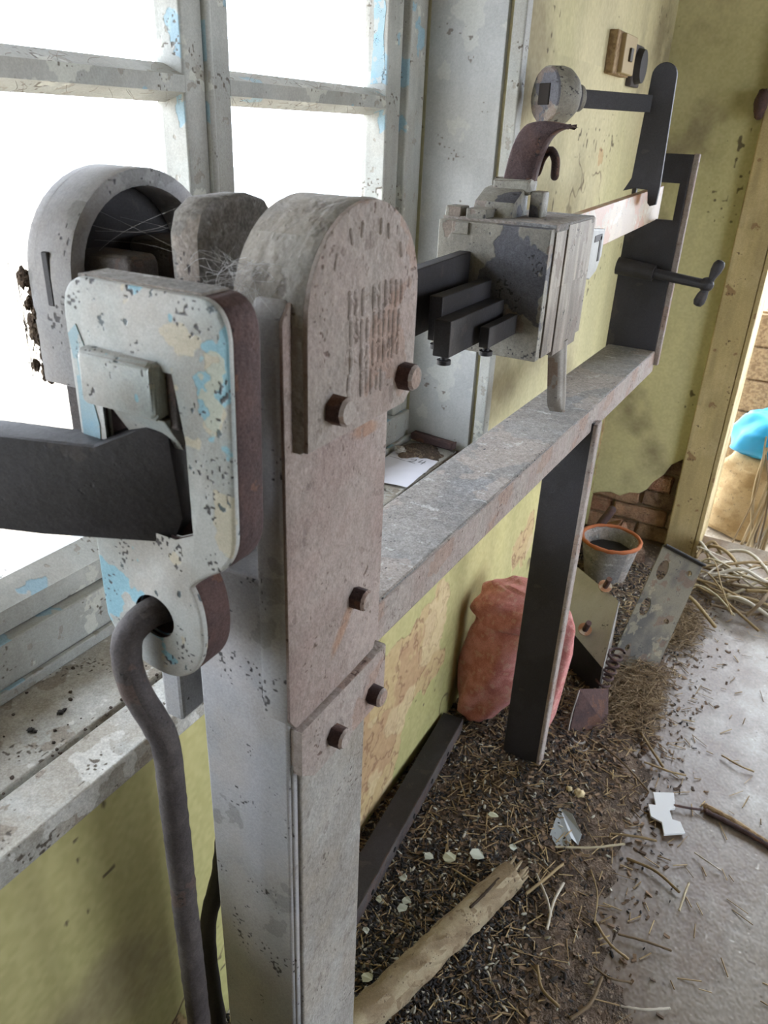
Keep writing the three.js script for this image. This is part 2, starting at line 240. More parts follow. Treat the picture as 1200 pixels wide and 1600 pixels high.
// ------------------------------------------------------------------ walls, ceiling, openings
const WX = -0.6, WXO = -0.92, EZ = -2.9, WIN0 = -1.57, WIN1 = 0.78, WY0 = 0.755, WY1 = 2.2, CEIL = 2.7, RX = 2.3, BZ = 1.5;
{
  const g1 = bx(WXO, WX, 0, WY0, EZ - 0.02, BZ, 0);
  struct('wall_left', g1, M.wallLow);
  struct('wall_left', [bx(WXO, WX, WY0, CEIL, EZ - 0.02, WIN0 - 0.012, 0), bx(WXO, WX, WY1, CEIL, WIN0 - 0.012, WIN1, 0), bx(WXO, WX, WY0, CEIL, WIN1, BZ, 0)], M.wallFar);
  // end wall: bricks behind, plaster skin that has fallen off at the foot near the corner
  const we = struct('wall_end', [bx(-0.62, -0.2, 0, 2.05, EZ - 0.28, EZ - 0.035, 0), bx(0.72, RX + 0.2, 0, CEIL, EZ - 0.28, EZ, 0), bx(-0.62, RX + 0.2, 2.05, CEIL, EZ - 0.28, EZ, 0)], M.mortar);
  const edge = [[-0.605, 0.15], [-0.57, 0.168], [-0.53, 0.178], [-0.49, 0.172], [-0.455, 0.195], [-0.42, 0.2], [-0.395, 0.225], [-0.375, 0.262], [-0.345, 0.3], [-0.325, 0.345], [-0.29, 0.375], [-0.2, 0.39]];
  const pl = wobble(exZ([...edge, [-0.2, 2.05], [-0.605, 2.05]], EZ - 0.034, EZ, 0.003), 0.001, 60); obj('plaster_skin', pl, M.wallEnd, we);
  let row = 0;
  for (let y = 0.0; y < 0.4; y += 0.074, row++) for (let x = -0.62 + (row % 2 ? -0.1 : 0); x < -0.2; x += 0.212) {
    const x0 = Math.max(x, -0.62), x1 = Math.min(x + 0.2, -0.2); if (x1 - x0 < 0.03) continue;
    const d = rr(-0.006, 0.012); const g = wobble(new RoundedBoxGeometry(x1 - x0, 0.064, 0.09, 3, 0.008), 0.006, 22, 7 + row); g.translate((x0 + x1) / 2, y + 0.032, EZ - 0.068 + d);
    obj('brick', g, M.bricks[Math.floor(rnd() * 4)], we);
  }
  const opp = M.plaster;
  struct('wall_right', [bx(RX, RX + 0.2, 2.1, CEIL, EZ, BZ, 0), bx(RX, RX + 0.2, 0, 2.1, EZ, -1.95, 0), bx(RX, RX + 0.2, 0, 2.1, -0.6, BZ, 0)], opp);
  struct('wall_back', bx(WXO, RX + 0.2, 0, CEIL, BZ, BZ + 0.2, 0), opp);
  struct('ceiling', bx(WXO, RX + 0.2, CEIL, CEIL + 0.15, EZ - 0.28, BZ + 0.2, 0), opp);
}
// door casing at the end wall
{
  const d = new THREE.Group(); d.name = 'door_1'; d.userData.kind = 'structure'; scene.add(d);
  obj('casing_board', bx(-0.285, -0.178, 0, 2.06, EZ - 0.002, EZ + 0.028, 0.006), M.jamb, d);
  obj('jamb', bx(-0.178, -0.163, 0, 2.05, EZ - 0.28, EZ + 0.03, 0.002), M.jamb, d);
  obj('lintel_board', bx(-0.285, 0.82, 2.05, 2.15, EZ - 0.002, EZ + 0.028, 0.006), M.jamb, d);
  obj('casing_board', bx(0.72, 0.82, 0, 2.05, EZ - 0.002, EZ + 0.028, 0.006), M.jamb, d);
}
// outside
M.ground = matOf(paintTex(400, { base: [196, 184, 164], tone: [176, 164, 144], specks: 0.4, grain: 20, seed: 151, pits: 0.6 }), 1.2, { rough: 1, bump: 0.01 });
{
  const g = struct('ground_outside', [bx(-14, WXO + 0.0, -0.3, -0.06, -14, 12, 0), bx(WXO, 14, -0.3, -0.06, -14, EZ - 0.28, 0), bx(RX + 0.2, 14, -0.3, -0.06, EZ - 0.28, 12, 0)], M.ground);
}

// unseen low veranda roof, added so only low light reaches window and pillar
{
  const r = struct('unseen_veranda_roof', exZ([[-0.92, 2.42], [-0.92, 2.5], [-1.75, 2.36], [-1.75, 2.28]], -6, 5, 0), M.plaster);
}
// ------------------------------------------------------------------ window
M.glass = new THREE.MeshPhysicalMaterial({ color: 0xffffff, roughness: 0.02, transmission: 1, thickness: 0, ior: 1.5 });
{
  const w = new THREE.Group(); w.name = 'window_1'; w.userData.kind = 'structure'; scene.add(w);
  const XF = -0.8, XB = -0.852, yb = 0.852, yt = 2.16;
  obj('bottom_frame', [bx(-0.9, -0.782, 0.774, 0.85, WIN0, WIN1, 0.004), bx(-0.782, -0.772, 0.774, 0.79, WIN0, WIN1, 0.003)], M.window, w);
  obj('top_frame', bx(-0.9, -0.782, yt, WY1, WIN0, WIN1, 0.004), M.window, w);
  obj('side_frame', [bx(-0.9, -0.79, 0.85, yt, -1.57, -1.535, 0.004), bx(-0.83, -0.786, 0.85, yt, -1.535, -1.497, 0.008)], M.window, w);
  obj('side_frame', bx(-0.9, -0.79, 0.85, yt, WIN1 - 0.03, WIN1, 0.004), M.window, w);
  let z = -1.49; const width = 0.552, gap = 0.01; let k = 0;
  while (z + width < WIN1 + 0.02) {
    const a = z, b = z + width, sw = k === 0 ? 0.056 : 0.044;
    const s = new THREE.Group(); s.name = 'casement_sash'; w.add(s);
    obj('stile', wobble(bx(XB, XF, yb, yt, a, a + sw, 0.004), 0.0008, 40), M.window, s);
    obj('stile', wobble(bx(XB, XF, yb, yt, b - 0.042, b, 0.004), 0.0008, 40), M.window, s);
    if (k === 0) obj('blue_paint_patch', exZ([[-0.836, 1.52], [-0.812, 1.522], [-0.806, 1.55], [-0.811, 1.6], [-0.807, 1.64], [-0.818, 1.69], [-0.834, 1.675], [-0.831, 1.6]], a + sw - 0.0005, a + sw + 0.0008, 0), M.bluePaint, s, { label: 'older coat of blue paint showing through' });
    const z0 = a + sw - 0.002, z1 = b - 0.04;
    const rail = (y0, y1, up, dn) => { const g = exZ([[XB, y0], [XB, y1], [-0.835, y1], [XF, y1 - up], [XF, y0 + dn], [-0.835, y0]], z0, z1, 0.001); return g; };
    obj('rail', rail(yb, 0.905, 0.022, 0.0), M.window, s);
    obj('rail', rail(yt - 0.06, yt, 0.0, 0.02), M.window, s);
    obj('glazing_bar', rail(1.468, 1.514, 0.014, 0.012), M.window, s);
    for (const [y0, y1] of [[0.905, 1.468], [1.514, yt - 0.06]]) { const g = new THREE.PlaneGeometry(z1 - z0, y1 - y0); g.rotateY(Math.PI / 2); g.translate(-0.842, (y0 + y1) / 2, (z0 + z1) / 2); obj('glass_pane', g, M.glass, s); }
    if (k > 0) obj('meeting_bead', capTube([[-0.799, yb + 0.01, a - 0.004], [-0.799, yt - 0.01, a - 0.004]], 0.0075, 4, 10), M.window, w);
    z += width + gap; k++;
  }
  // inner sill in two boards with an open joint between
  obj('sill_board', bx(-0.79, -0.652, 0.74, 0.774, WIN0, WIN1 + 0.2, 0.004), M.sill, w);
  obj('sill_board', [bx(-0.643, -0.5745, 0.738, 0.776, WIN0 - 0.0, WIN1 + 0.2, 0.004)], M.sill, w);
  struct('trim_1', bx(-0.785, -0.626, 0.774, WY1, WIN0 - 0.016, WIN0, 0.002), M.reveal);
  struct('trim_2', [bx(-0.616, -0.59, 0.79, WY1 + 0.05, WIN0 - 0.03, WIN0 + 0.002, 0.004)], M.window);
}

// ------------------------------------------------------------------ weighing stand
const IRON = Math.PI / 5;
const stand = thing('weighing_stand', 'grey painted cast iron weighing stand with arched head, long shelf and leg', 'weighing stand', [-0.38, 0, -0.51]);
{
  obj('pillar', [bx(-0.433, -0.3285, 0, 1.1, -0.58, -0.444, 0.004)], M.pillar, stand);
  obj('pillar_side_plate', bx(-0.34, -0.3225, 0, 0.94, -0.579, -0.4555, 0.003), M.hood, stand);
  obj('corner_strip', bx(-0.331, -0.3255, 0, 0.9, -0.4545, -0.4475, 0.002), M.pillar, stand);
  // shelf channel, turned a little on plan
  const yaw = -0.0164, PX = -0.325, PZ = -2.03, t = (g) => rotY(g, yaw, PX, PZ);
  obj('shelf_top', t(wobble(bx(-0.446, -0.327, 0.953, 0.967, -2.03, -0.59, 0.003), 0.0006, 30)), M.shelf, stand);
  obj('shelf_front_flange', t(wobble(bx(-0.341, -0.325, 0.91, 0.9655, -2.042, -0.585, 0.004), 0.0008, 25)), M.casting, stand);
  obj('shelf_back_flange', t(bx(-0.446, -0.434, 0.912, 0.955, -2.04, -0.6, 0.003)), M.casting, stand);
  // end frame with a slot for the beam
  const slot = [[-0.442, 1.277], [-0.346, 1.277], [-0.346, 1.358], [-0.442, 1.358]];
  obj('end_frame', [exZ([[-0.452, 0.91], [-0.327, 0.91], [-0.327, 1.42], [-0.452, 1.42]], -2.046, -2.03, 0.002, [slot])], M.black, stand);
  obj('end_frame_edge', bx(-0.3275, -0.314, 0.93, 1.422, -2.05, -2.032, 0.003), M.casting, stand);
  obj('stop_block', bx(-0.427, -0.4, 1.372, 1.4, -2.035, -2.012, 0.003), M.steel, stand);
  // leg of angle iron
  const leg = obj('leg', [bx(-0.42, -0.327, 0.0, 0.93, -1.508, -1.496, 0.003)], M.black, stand);
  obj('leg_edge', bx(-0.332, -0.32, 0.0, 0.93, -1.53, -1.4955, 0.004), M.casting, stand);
  // clamp screw with a cross handle
  const sc = obj('clamp_screw', [rod([-0.45, 1.166, -2.005], [-0.36, 1.158, -2.002], 0.021, 0.02), rod([-0.37, 1.159, -2.002], [-0.24, 1.147, -1.998], 0.0125, 0.0115), (() => { const s = new THREE.SphereGeometry(0.017, 16, 12); s.translate(-0.236, 1.147, -1.998); return s; })()], M.black, stand, { smooth: 0.7 });
  const lath = new THREE.LatheGeometry([[0, -0.056], [0.009, -0.054], [0.0135, -0.045], [0.0125, -0.03], [0.008, -0.014], [0.0085, 0], [0.008, 0.014], [0.0125, 0.03], [0.0135, 0.045], [0.009, 0.054], [0, 0.056]].map((p) => new THREE.Vector2(...p)), 16);
  lath.rotateZ(-0.28); lath.rotateX(-0.15); lath.translate(-0.231, 1.15, -1.997); obj('cross_handle', lath, M.black, sc);

  // head: right cheek
  { const ck = [[-0.44, 0.958], [-0.44, 1.325], [-0.45, 1.337], [-0.605, 1.337], [-0.605, 0.965], [-0.595, 0.945], [-0.452, 0.94]];
    const c = obj('cheek_plate', exX(ck, -0.355, -0.3255, 0.004), M.pillar, stand, { smooth: 0.7 }); obj('cheek_warm_lit_face', exX(ck.map(([z, y]) => [-0.5225 + (z + 0.5225) * 0.985, 1.138 + (y - 1.138) * 0.994]), -0.328, -0.3235, 0.0015), M.cheek, c, { smooth: 0.7 }); }  // pinkish sheet over the same grey casting: warm light painted on this side
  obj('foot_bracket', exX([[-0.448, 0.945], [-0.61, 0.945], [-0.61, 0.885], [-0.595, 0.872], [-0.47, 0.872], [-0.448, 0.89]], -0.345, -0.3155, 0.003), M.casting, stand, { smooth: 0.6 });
  // left cheek
  obj('cheek_plate', exX([[-0.44, 0.9], [-0.44, 1.25], [-0.6, 1.25], [-0.6, 0.9]], -0.482, -0.456, 0.004), M.pillar, stand);
  obj('crosshead', [bx(-0.6, -0.47, 1.15, 1.245, -0.6, -0.47, 0.006)], M.dark, stand);
  // hoods
  const arch = (zc, hw, ys, rise, n = 20) => Array.from({ length: n + 1 }, (_, i) => { const a = Math.PI * i / n; return [zc + hw * Math.cos(a), ys + rise * Math.sin(a)]; });
  const a1 = arch(-0.539, 0.0875, 1.322, 0.08);
  const face = [[-0.4515, 1.222], ...a1, [-0.6265, 1.232], [-0.61, 1.2205]];
  const inner = arch(-0.539, 0.072, 1.322, 0.065).reverse();
  const hood = obj('arched_hood', [exX(face, -0.33, -0.313, 0.004), exX([...arch(-0.539, 0.087, 1.322, 0.0795), ...inner], -0.378, -0.322, 0.003)], M.hood, stand, { smooth: 0.7 });
  obj('hood_warm_lit_face', exX(face.map(([z, y]) => [-0.539 + (z + 0.539) * 0.985, 1.31 + (y - 1.31) * 0.987]), -0.3155, -0.31, 0.0015), M.casting, hood, { smooth: 0.7 });  // pinkish sheet on the grey hood, warm reflected light put into its colour
  // worn raised lettering, no longer readable
  const emb = [];
  for (let r = 0; r < 4; r++) for (let c = 0; c < 5; c++) {
    const z = -0.515 - c * 0.018 + rr(-0.002, 0.002), y = 1.328 - r * 0.0225 - c * 0.0006 + rr(-0.002, 0.002); if (r === 3 && c > 3) continue;
    const st = (z0, y0, z1, y1, w) => emb.push(wobble(capTube([[-0.3118, y0, z0], [-0.3112, (y0 + y1) / 2, (z0 + z1) / 2 + rr(-0.001, 0.001)], [-0.3118, y1, z1]], w * 1.6, 8, 8), 0.0006, 160, r * 5 + c));
    st(z + 0.004, y - 0.009, z + 0.0045, y + 0.008, 0.0022); if (rnd() < 0.75) st(z - 0.005, y - 0.008, z - 0.0045, y + 0.008, 0.002); if (rnd() < 0.7) st(z + 0.004, y + rr(-0.007, 0.007), z - 0.005, y + rr(-0.007, 0.007), 0.0018);
  }
  for (let i = 0; i < 9; i++) { const a = 0.7 + i * 0.22; const z = -0.539 + 0.066 * Math.cos(a), y = 1.322 + 0.06 * Math.sin(a); if (i % 3 !== 1) emb.push(capTube([[-0.311, y - 0.004, z], [-0.311, y + 0.004, z + rr(-0.003, 0.003)]], 0.0026, 4, 8)); }
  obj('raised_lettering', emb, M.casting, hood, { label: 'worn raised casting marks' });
  // left hood: a cup open towards the other one
  const a2 = arch(-0.54, 0.09, 1.325, 0.085), i2 = arch(-0.54, 0.074, 1.325, 0.069).reverse();
  obj('arched_hood', [exX([[-0.45, 1.23], ...a2, [-0.63, 1.23]], -0.6, -0.585, 0.003), exX([[-0.45, 1.23], ...a2, [-0.63, 1.23], [-0.614, 1.23], ...arch(-0.54, 0.074, 1.325, 0.069).reverse(), [-0.466, 1.23]], -0.59, -0.545, 0.003)], M.pillar, stand, { smooth: 0.7 });
  obj('hood_dark_back', exX([[-0.47, 1.235], ...arch(-0.54, 0.0735, 1.325, 0.0685), [-0.61, 1.235]], -0.586, -0.582, 0.001), M.black, stand);  // near-black sheet over the inside of the open hood
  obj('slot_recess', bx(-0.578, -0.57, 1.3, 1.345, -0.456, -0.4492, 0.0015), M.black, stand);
  obj('bearing_block', wobble(bx(-0.572, -0.503, 1.24, 1.345, -0.512, -0.476, 0.008), 0.001, 40), M.dark, stand);
  obj('bearing_block', wobble(bx(-0.572, -0.476, 1.24, 1.35, -0.6, -0.54, 0.008), 0.001, 40), M.dark, stand);
  // bolts
  const bolt = (x, y, z, r = 0.0112) => { const g = new THREE.CylinderGeometry(r, r * 1.04, 0.014, 6); g.rotateZ(-Math.PI / 2); g.rotateX(rr(0, 1)); g.translate(x + 0.006, y, z); const d = new THREE.CylinderGeometry(r * 0.8, r * 0.98, 0.003, 12); d.rotateZ(-Math.PI / 2); d.translate(x + 0.0142, y, z); const b = obj('bolt', g, M.rusty, stand); obj('bolt_face', d, M.casting, b); };
  bolt(-0.3235, 1.036, -0.551); bolt(-0.3155, 0.9, -0.578); bolt(-0.3155, 0.902, -0.502); bolt(-0.31, 1.25, -0.601, 0.0122); bolt(-0.31, 1.25, -0.487, 0.0122);
}
// steelyard beam
const beam = thing('steelyard_beam', 'long flat weighing beam running from the arched head into the slotted end frame', 'beam', [-0.395, 1.28, -0.6]);
{
  const tilt = (g) => { const p = g.attributes.position; for (let i = 0; i < p.count; i++) p.setY(i, p.getY(i) + 1.276 + (-p.getZ(i) - 0.78) * 0.0285); return g; };   // a little up towards the far end
  obj('beam_bar', tilt(bx(-0.401, -0.385, -0.037, 0.037, -0.96, -0.55, 0.0015)), M.black, beam);
  obj('scale_bar', tilt(bx(-0.401, -0.385, -0.037, 0.037, -2.06, -0.95, 0.0015)), M.brass, beam, { label: 'worn brass-toned graduated half of the beam' });
  obj('fulcrum_block', wobble(exX([[-0.466, 1.25], [-0.466, 1.37], [-0.472, 1.386], [-0.486, 1.395], [-0.53, 1.398], [-0.552, 1.392], [-0.564, 1.378], [-0.566, 1.25]], -0.447, -0.419, 0.004), 0.001, 40), M.shelf, beam, { smooth: 0.7 });
  obj('fulcrum_web', bx(-0.45, -0.385, 1.235, 1.3, -0.6, -0.5, 0.004), M.dark, beam);
  // lower bars with small screws
  for (const [x, y0, y1, z0, w] of [[-0.354, 1.238, 1.287, -0.776, 0.016], [-0.335, 1.226, 1.266, -0.76, 0.02], [-0.316, 1.226, 1.25, -0.826, 0.012]]) {
    const b = obj('tare_bar', bx(x - w, x, y0, y1, -1.06, z0, 0.0012), M.black, beam);
    obj('thumb_screw', [rod([x - w / 2, y0 - 0.006, z0 - 0.01], [x - w / 2, y0 + 0.004, z0 - 0.01], 0.004), rod([x - w / 2, y0 - 0.01, z0 - 0.01], [x - w / 2, y0 - 0.005, z0 - 0.01], 0.008)], M.black, b);
  }
}
// sliding poise box
const poise = thing('poise_box', 'square iron poise box with flaking paint sliding on the weighing beam', 'weight box', [-0.359, 1.195, -1.0]);
{
  obj('front_plate', bx(-0.431, -0.287, 1.195, 1.351, -0.932, -0.916, 0.0015), M.poise, poise);
  obj('body', bx(-0.43, -0.289, 1.197, 1.347, -1.086, -0.93, 0.0015), M.poise, poise);
  obj('side_plate', [bx(-0.292, -0.2855, 1.196, 1.349, -0.975, -0.934, 0.001), bx(-0.292, -0.284, 1.19, 1.352, -1.075, -0.977, 0.001), bx(-0.292, -0.286, 1.2, 1.352, -1.1, -1.077, 0.001)], M.poiseSide, poise);
  obj('lid', bx(-0.432, -0.285, 1.346, 1.355, -1.09, -0.93, 0.0015), M.shelf, poise);
  const e = obj('side_lug', exX([[-1.095, 1.338], [-1.166, 1.332], [-1.168, 1.296], [-1.15, 1.276], [-1.12, 1.268], [-1.095, 1.272]], -0.297, -0.287, 0.002), M.reveal, poise);
  obj('lug_slot', [bx(-0.2885, -0.2862, 1.318, 1.327, -1.152, -1.115, 0.001), bx(-0.2885, -0.2862, 1.29, 1.325, -1.153, -1.143, 0.001)], M.black, e);
  // chute under the box: half pipe with a rounded lip
  const pts = []; const N = 10, L = 12, pos = [], idx = [];
  for (let l = 0; l <= L; l++) for (let i = 0; i <= N; i++) { const a = -Math.PI * 0.5 + Math.PI * i / N; const tt = l / L; const end = tt > 0.8 ? Math.sqrt(1 - ((tt - 0.8) / 0.2) ** 2 * 0.9) : 1; pos.push(-0.3 + 0.0175 * Math.cos(a) + tt * 0.012, 1.2 - tt * 0.1, -1.032 - 0.0175 * Math.sin(a) * end); }
  for (let l = 0; l < L; l++) for (let i = 0; i < N; i++) { const q = l * (N + 1) + i; idx.push(q, q + 1, q + N + 1, q + 1, q + N + 2, q + N + 1); }
  const outer = new THREE.BufferGeometry(); outer.setAttribute('position', new THREE.Float32BufferAttribute(pos, 3)); outer.setIndex(idx); outer.computeVertexNormals();
  const innerG = outer.clone(); const ip = innerG.attributes.position; for (let i = 0; i < ip.count; i++) ip.setX(i, ip.getX(i) - 0.003); innerG.setIndex(idx.slice().reverse()); innerG.computeVertexNormals();
  obj('chute', [outer, innerG], M.steel, poise);
  // top clamp and horn-shaped handle
  obj('hinge_lug', [bx(-0.43, -0.408, 1.352, 1.366, -0.955, -0.93, 0.002), bx(-0.402, -0.375, 1.352, 1.365, -0.965, -0.93, 0.002), bx(-0.412, -0.39, 1.336, 1.35, -0.918, -0.9135, 0.001)], M.poise, poise);
  obj('clamp_block', [wobble(exX([[-0.955, 1.353], [-0.962, 1.372], [-0.99, 1.386], [-1.01, 1.388], [-1.012, 1.353]], -0.405, -0.352, 0.003), 0.001, 50), wobble(bx(-0.395, -0.345, 1.38, 1.398, -1.02, -0.992, 0.004), 0.0012, 60), bx(-0.345, -0.328, 1.353, 1.385, -1.02, -0.995, 0.003)], M.poise, poise, { smooth: 0.6 });
  const hs = new THREE.Shape(); hs.moveTo(-0.386, 1.39); hs.bezierCurveTo(-0.382, 1.42, -0.378, 1.448, -0.362, 1.459); hs.bezierCurveTo(-0.346, 1.466, -0.325, 1.464, -0.302, 1.4575); hs.bezierCurveTo(-0.318, 1.4565, -0.327, 1.453, -0.333, 1.443); hs.bezierCurveTo(-0.343, 1.425, -0.345, 1.408, -0.347, 1.39); hs.lineTo(-0.386, 1.39);
  obj('horn_handle', exZ(hs, -1.022, -0.998, 0.004, [], 3, 14), M.rusty, poise, { smooth: 0.8 });
  const tr = capTube([[-0.352, 1.405, -1.035], [-0.346, 1.424, -1.035], [-0.338, 1.431, -1.035], [-0.33, 1.422, -1.035], [-0.328, 1.402, -1.035]], 0.0055, 24, 10); tr.translate(-0.002, 0, -0.002);
  obj('trigger', tr, M.rusty, poise);
}
// hanger straddling the beam, with its side arm and counterweight
const hanger = thing('beam_hanger', 'dark T-shaped iron hanger with round counterweight standing on the weighing beam', 'hanger', [-0.39, 1.34, -1.84]);
{
  const up = new THREE.Shape(); up.moveTo(-0.405, 1.33); up.lineTo(-0.405, 1.36); up.lineTo(-0.408, 1.56); up.absarc(-0.383, 1.563, 0.0245, Math.PI, 0, true); up.lineTo(-0.3575, 1.34); up.lineTo(-0.368, 1.325); up.lineTo(-0.376, 1.335); up.lineTo(-0.38, 1.352); up.lineTo(-0.404, 1.352);
  obj('upright', exZ([[-0.428, 1.345], [-0.42, 1.36], [-0.414, 1.372], [-0.4085, 1.56], ...Array.from({ length: 13 }, (_, i) => { const a = Math.PI - Math.PI * i / 12; return [-0.3835 + 0.025 * Math.cos(a), 1.563 + 0.025 * Math.sin(a)]; }), [-0.352, 1.36], [-0.3535, 1.322], [-0.366, 1.318], [-0.372, 1.324], [-0.376, 1.35], [-0.404, 1.352]], -1.848, -1.836, 0.0015), M.black, hanger);
  // arm bends forward to the counterweight
  const A = [-0.4, 1.514, -1.842], B = [-0.5, 1.512, -1.66];
  const dir = new THREE.Vector3(B[0] - A[0], 0, B[2] - A[2]); const L = dir.length(); const g = new RoundedBoxGeometry(L + 0.02, 0.032, 0.008, 2, 0.001); g.rotateY(Math.atan2(-dir.z, dir.x)); g.translate((A[0] + B[0]) / 2, 1.513, (A[2] + B[2]) / 2);
  obj('side_arm', g, M.black, hanger);
  // counterweight: short drum on the arm, flat cut in front
  const u = dir.clone().normalize(); const c = new THREE.Vector3(-0.5225, 1.514, -1.605);
  const d = new THREE.LatheGeometry([[0, -0.032], [0.046, -0.032], [0.049, -0.029], [0.05, -0.004], [0.047, 0.012], [0.036, 0.026], [0.018, 0.036], [0, 0.036]].map((p) => new THREE.Vector2(...p)), 28);
  d.applyQuaternion(new THREE.Quaternion().setFromUnitVectors(new THREE.Vector3(0, 1, 0), new THREE.Vector3(0.62, 0.0, -0.78).normalize())); d.translate(...c.toArray());
  const w = obj('counterweight', wobble(d, 0.0008, 50), M.poise, hanger, { smooth: 0.7 });
  const k = new THREE.SphereGeometry(0.018, 16, 12); k.scale(0.8, 1.3, 0.8); k.translate(-0.497, 1.513, -1.652); obj('collar', k, M.poise, hanger);
  const hole = new RoundedBoxGeometry(0.036, 0.036, 0.014, 2, 0.002); hole.lookAt(new THREE.Vector3(-0.62, 0, 0.78)); hole.translate(c.x - 0.62 * 0.028, c.y + 0.002, c.z + 0.78 * 0.028); obj('socket', hole, flat(0x241e1a, 0.9), w);
}
// ------------------------------------------------------------------ shackle, lever, hook
{
  const sh = thing('suspension_shackle', 'thick pale blue-grey iron shackle with slot and eye hanging before the arched head', 'shackle', [-0.39, 1.03, -0.385]);
  const s = new THREE.Shape();
  s.moveTo(-0.462, 1.10); s.lineTo(-0.4605, 1.325); s.quadraticCurveTo(-0.459, 1.349, -0.436, 1.3515); s.lineTo(-0.335, 1.351); s.quadraticCurveTo(-0.3145, 1.35, -0.313, 1.325);
  s.lineTo(-0.3155, 1.185); s.quadraticCurveTo(-0.317, 1.165, -0.332, 1.152); s.quadraticCurveTo(-0.352, 1.14, -0.362, 1.128); s.quadraticCurveTo(-0.352, 1.112, -0.353, 1.085); s.bezierCurveTo(-0.354, 1.05, -0.378, 1.03, -0.402, 1.0305); s.bezierCurveTo(-0.43, 1.031, -0.452, 1.045, -0.461, 1.07); s.lineTo(-0.462, 1.10);
  const hole = new THREE.Path(); hole.absellipse(-0.404, 1.088, 0.0235, 0.0225, 0, Math.PI * 2, true);
  const slot = new THREE.Path([[-0.436, 1.165], [-0.436, 1.300], [-0.36, 1.300], [-0.352, 1.25], [-0.352, 1.175], [-0.372, 1.165]].map((p) => new THREE.Vector2(...p)));
  obj('body', exZ(s, -0.404, -0.374, 0.003, [hole, slot], 3, 16), M.rusty, sh, { smooth: 0.7, label: 'bare rust-brown sides' });
  const s2 = s.clone(); s2.holes = []; obj('painted_face', exZ(s2, -0.3765, -0.3695, 0.003, [hole, slot], 3, 16), M.shackle, sh, { smooth: 0.7, label: 'pale blue-grey painted front' });
  obj('blue_paint_patch', exZ([[-0.458, 1.31], [-0.455, 1.285], [-0.4565, 1.24], [-0.455, 1.2], [-0.444, 1.192], [-0.441, 1.215], [-0.438, 1.245], [-0.443, 1.27], [-0.442, 1.3], [-0.449, 1.318]], -0.3702, -0.3688, 0), M.bluePaint, sh, { label: 'older coat of blue paint showing through' });
  obj('dusty_top', wobble(bx(-0.445, -0.335, 1.3485, 1.3525, -0.401, -0.373, 0.0015), 0.0006, 60), M.shelf, sh);
  obj('seat_block', wobble(bx(-0.445, -0.372, 1.262, 1.304, -0.402, -0.361, 0.006), 0.0012, 60), M.shackle, sh, { smooth: 0.7 });
  obj('seat_side', wobble(bx(-0.373, -0.362, 1.255, 1.305, -0.4, -0.372, 0.003), 0.0008, 60), M.dark, sh);
  obj('knife_edge', exX([[-0.366, 1.263], [-0.4, 1.263], [-0.383, 1.236]], -0.42, -0.37, 0.001), M.shackle, sh);

  const lever = thing('lever_bar', 'wide dark iron lever bar passing over the window sill into the shackle slot', 'lever', [-0.5, 1.16, -0.345]);
  const lb = exZ([[-0.175, -0.04], [-0.17, 0.042], [0.0, 0.036], [0.07, 0.034], [0.11, 0.052], [0.128, 0.05], [0.134, -0.018], [0.125, -0.04], [0.02, -0.044]], -0.016, 0.016, 0.003);
  const lw = wobble(lb, 0.001, 40); lw.rotateY(-0.30 + 0.68); lw.translate(-0.502, 1.2, -0.343); obj('bar', lw, M.black, lever, { smooth: 0.6 });

  const hk = [[-0.398, 1.068, -0.42], [-0.399, 1.083, -0.402], [-0.402, 1.09, -0.385], [-0.409, 1.089, -0.366], [-0.418, 1.074, -0.353], [-0.4205, 1.05, -0.35], [-0.4175, 1.025, -0.351], [-0.411, 1.003, -0.354], [-0.403, 0.985, -0.357], [-0.3985, 0.965, -0.36], [-0.398, 0.9, -0.361], [-0.398, 0.75, -0.361], [-0.397, 0.55, -0.361], [-0.397, 0.25, -0.361], [-0.397, 0.0, -0.361]];
  single('hook_rod', 'dark iron rod with a hooked top hanging from the shackle eye', 'rod', wobble(capTube(hk, 0.0125, 160, 14), 0.0005, 60), M.dark, null, [-0.39, 0, -0.36]);
}
// ------------------------------------------------------------------ things on the window side
const strawLook = ['dull tan', 'brown', 'pale beige', 'dark brown', 'bleached grey'];
M.paper = new THREE.MeshStandardMaterial({ color: 0xffffff, roughness: 0.9, side: THREE.DoubleSide });
{
  const c = document.createElement('canvas'); c.width = 256; c.height = 384; const x = c.getContext('2d'); x.fillStyle = '#dcdce4'; x.fillRect(0, 0, 256, 384);
  x.strokeStyle = '#3b3b48'; x.lineWidth = 5; x.lineCap = 'round'; x.beginPath();
  x.moveTo(120, 40); x.quadraticCurveTo(150, 22, 152, 46); x.quadraticCurveTo(150, 66, 122, 84); x.lineTo(160, 82);          // 2
  x.moveTo(182, 30); x.lineTo(172, 62); x.lineTo(206, 58); x.moveTo(200, 34); x.lineTo(196, 86); x.stroke();                // 4
  x.lineWidth = 3; x.beginPath(); x.moveTo(14, 74); x.lineTo(104, 80); x.stroke();
  const t = new THREE.CanvasTexture(c); t.colorSpace = THREE.SRGBColorSpace; M.paper.map = t;
  const g = new THREE.PlaneGeometry(0.112, 0.165, 8, 10); g.rotateX(-Math.PI / 2); const p = g.attributes.position; for (let i = 0; i < p.count; i++) p.setY(i, 0.0015 + 0.002 * Math.sin(p.getX(i) * 40) ** 2 + 0.003 * n3(p.getX(i) * 30, 0, p.getZ(i) * 30));
  g.computeVertexNormals(); const m = new THREE.Mesh(g, M.paper); m.name = numbered('paper_sheet'); m.rotation.y = 0.04; m.position.set(-0.706, 0.776, -1.385); m.castShadow = m.receiveShadow = true; scene.add(m);
  m.userData = { label: 'white paper sheet with handwritten 24 lying on the window sill', category: 'paper' };
}
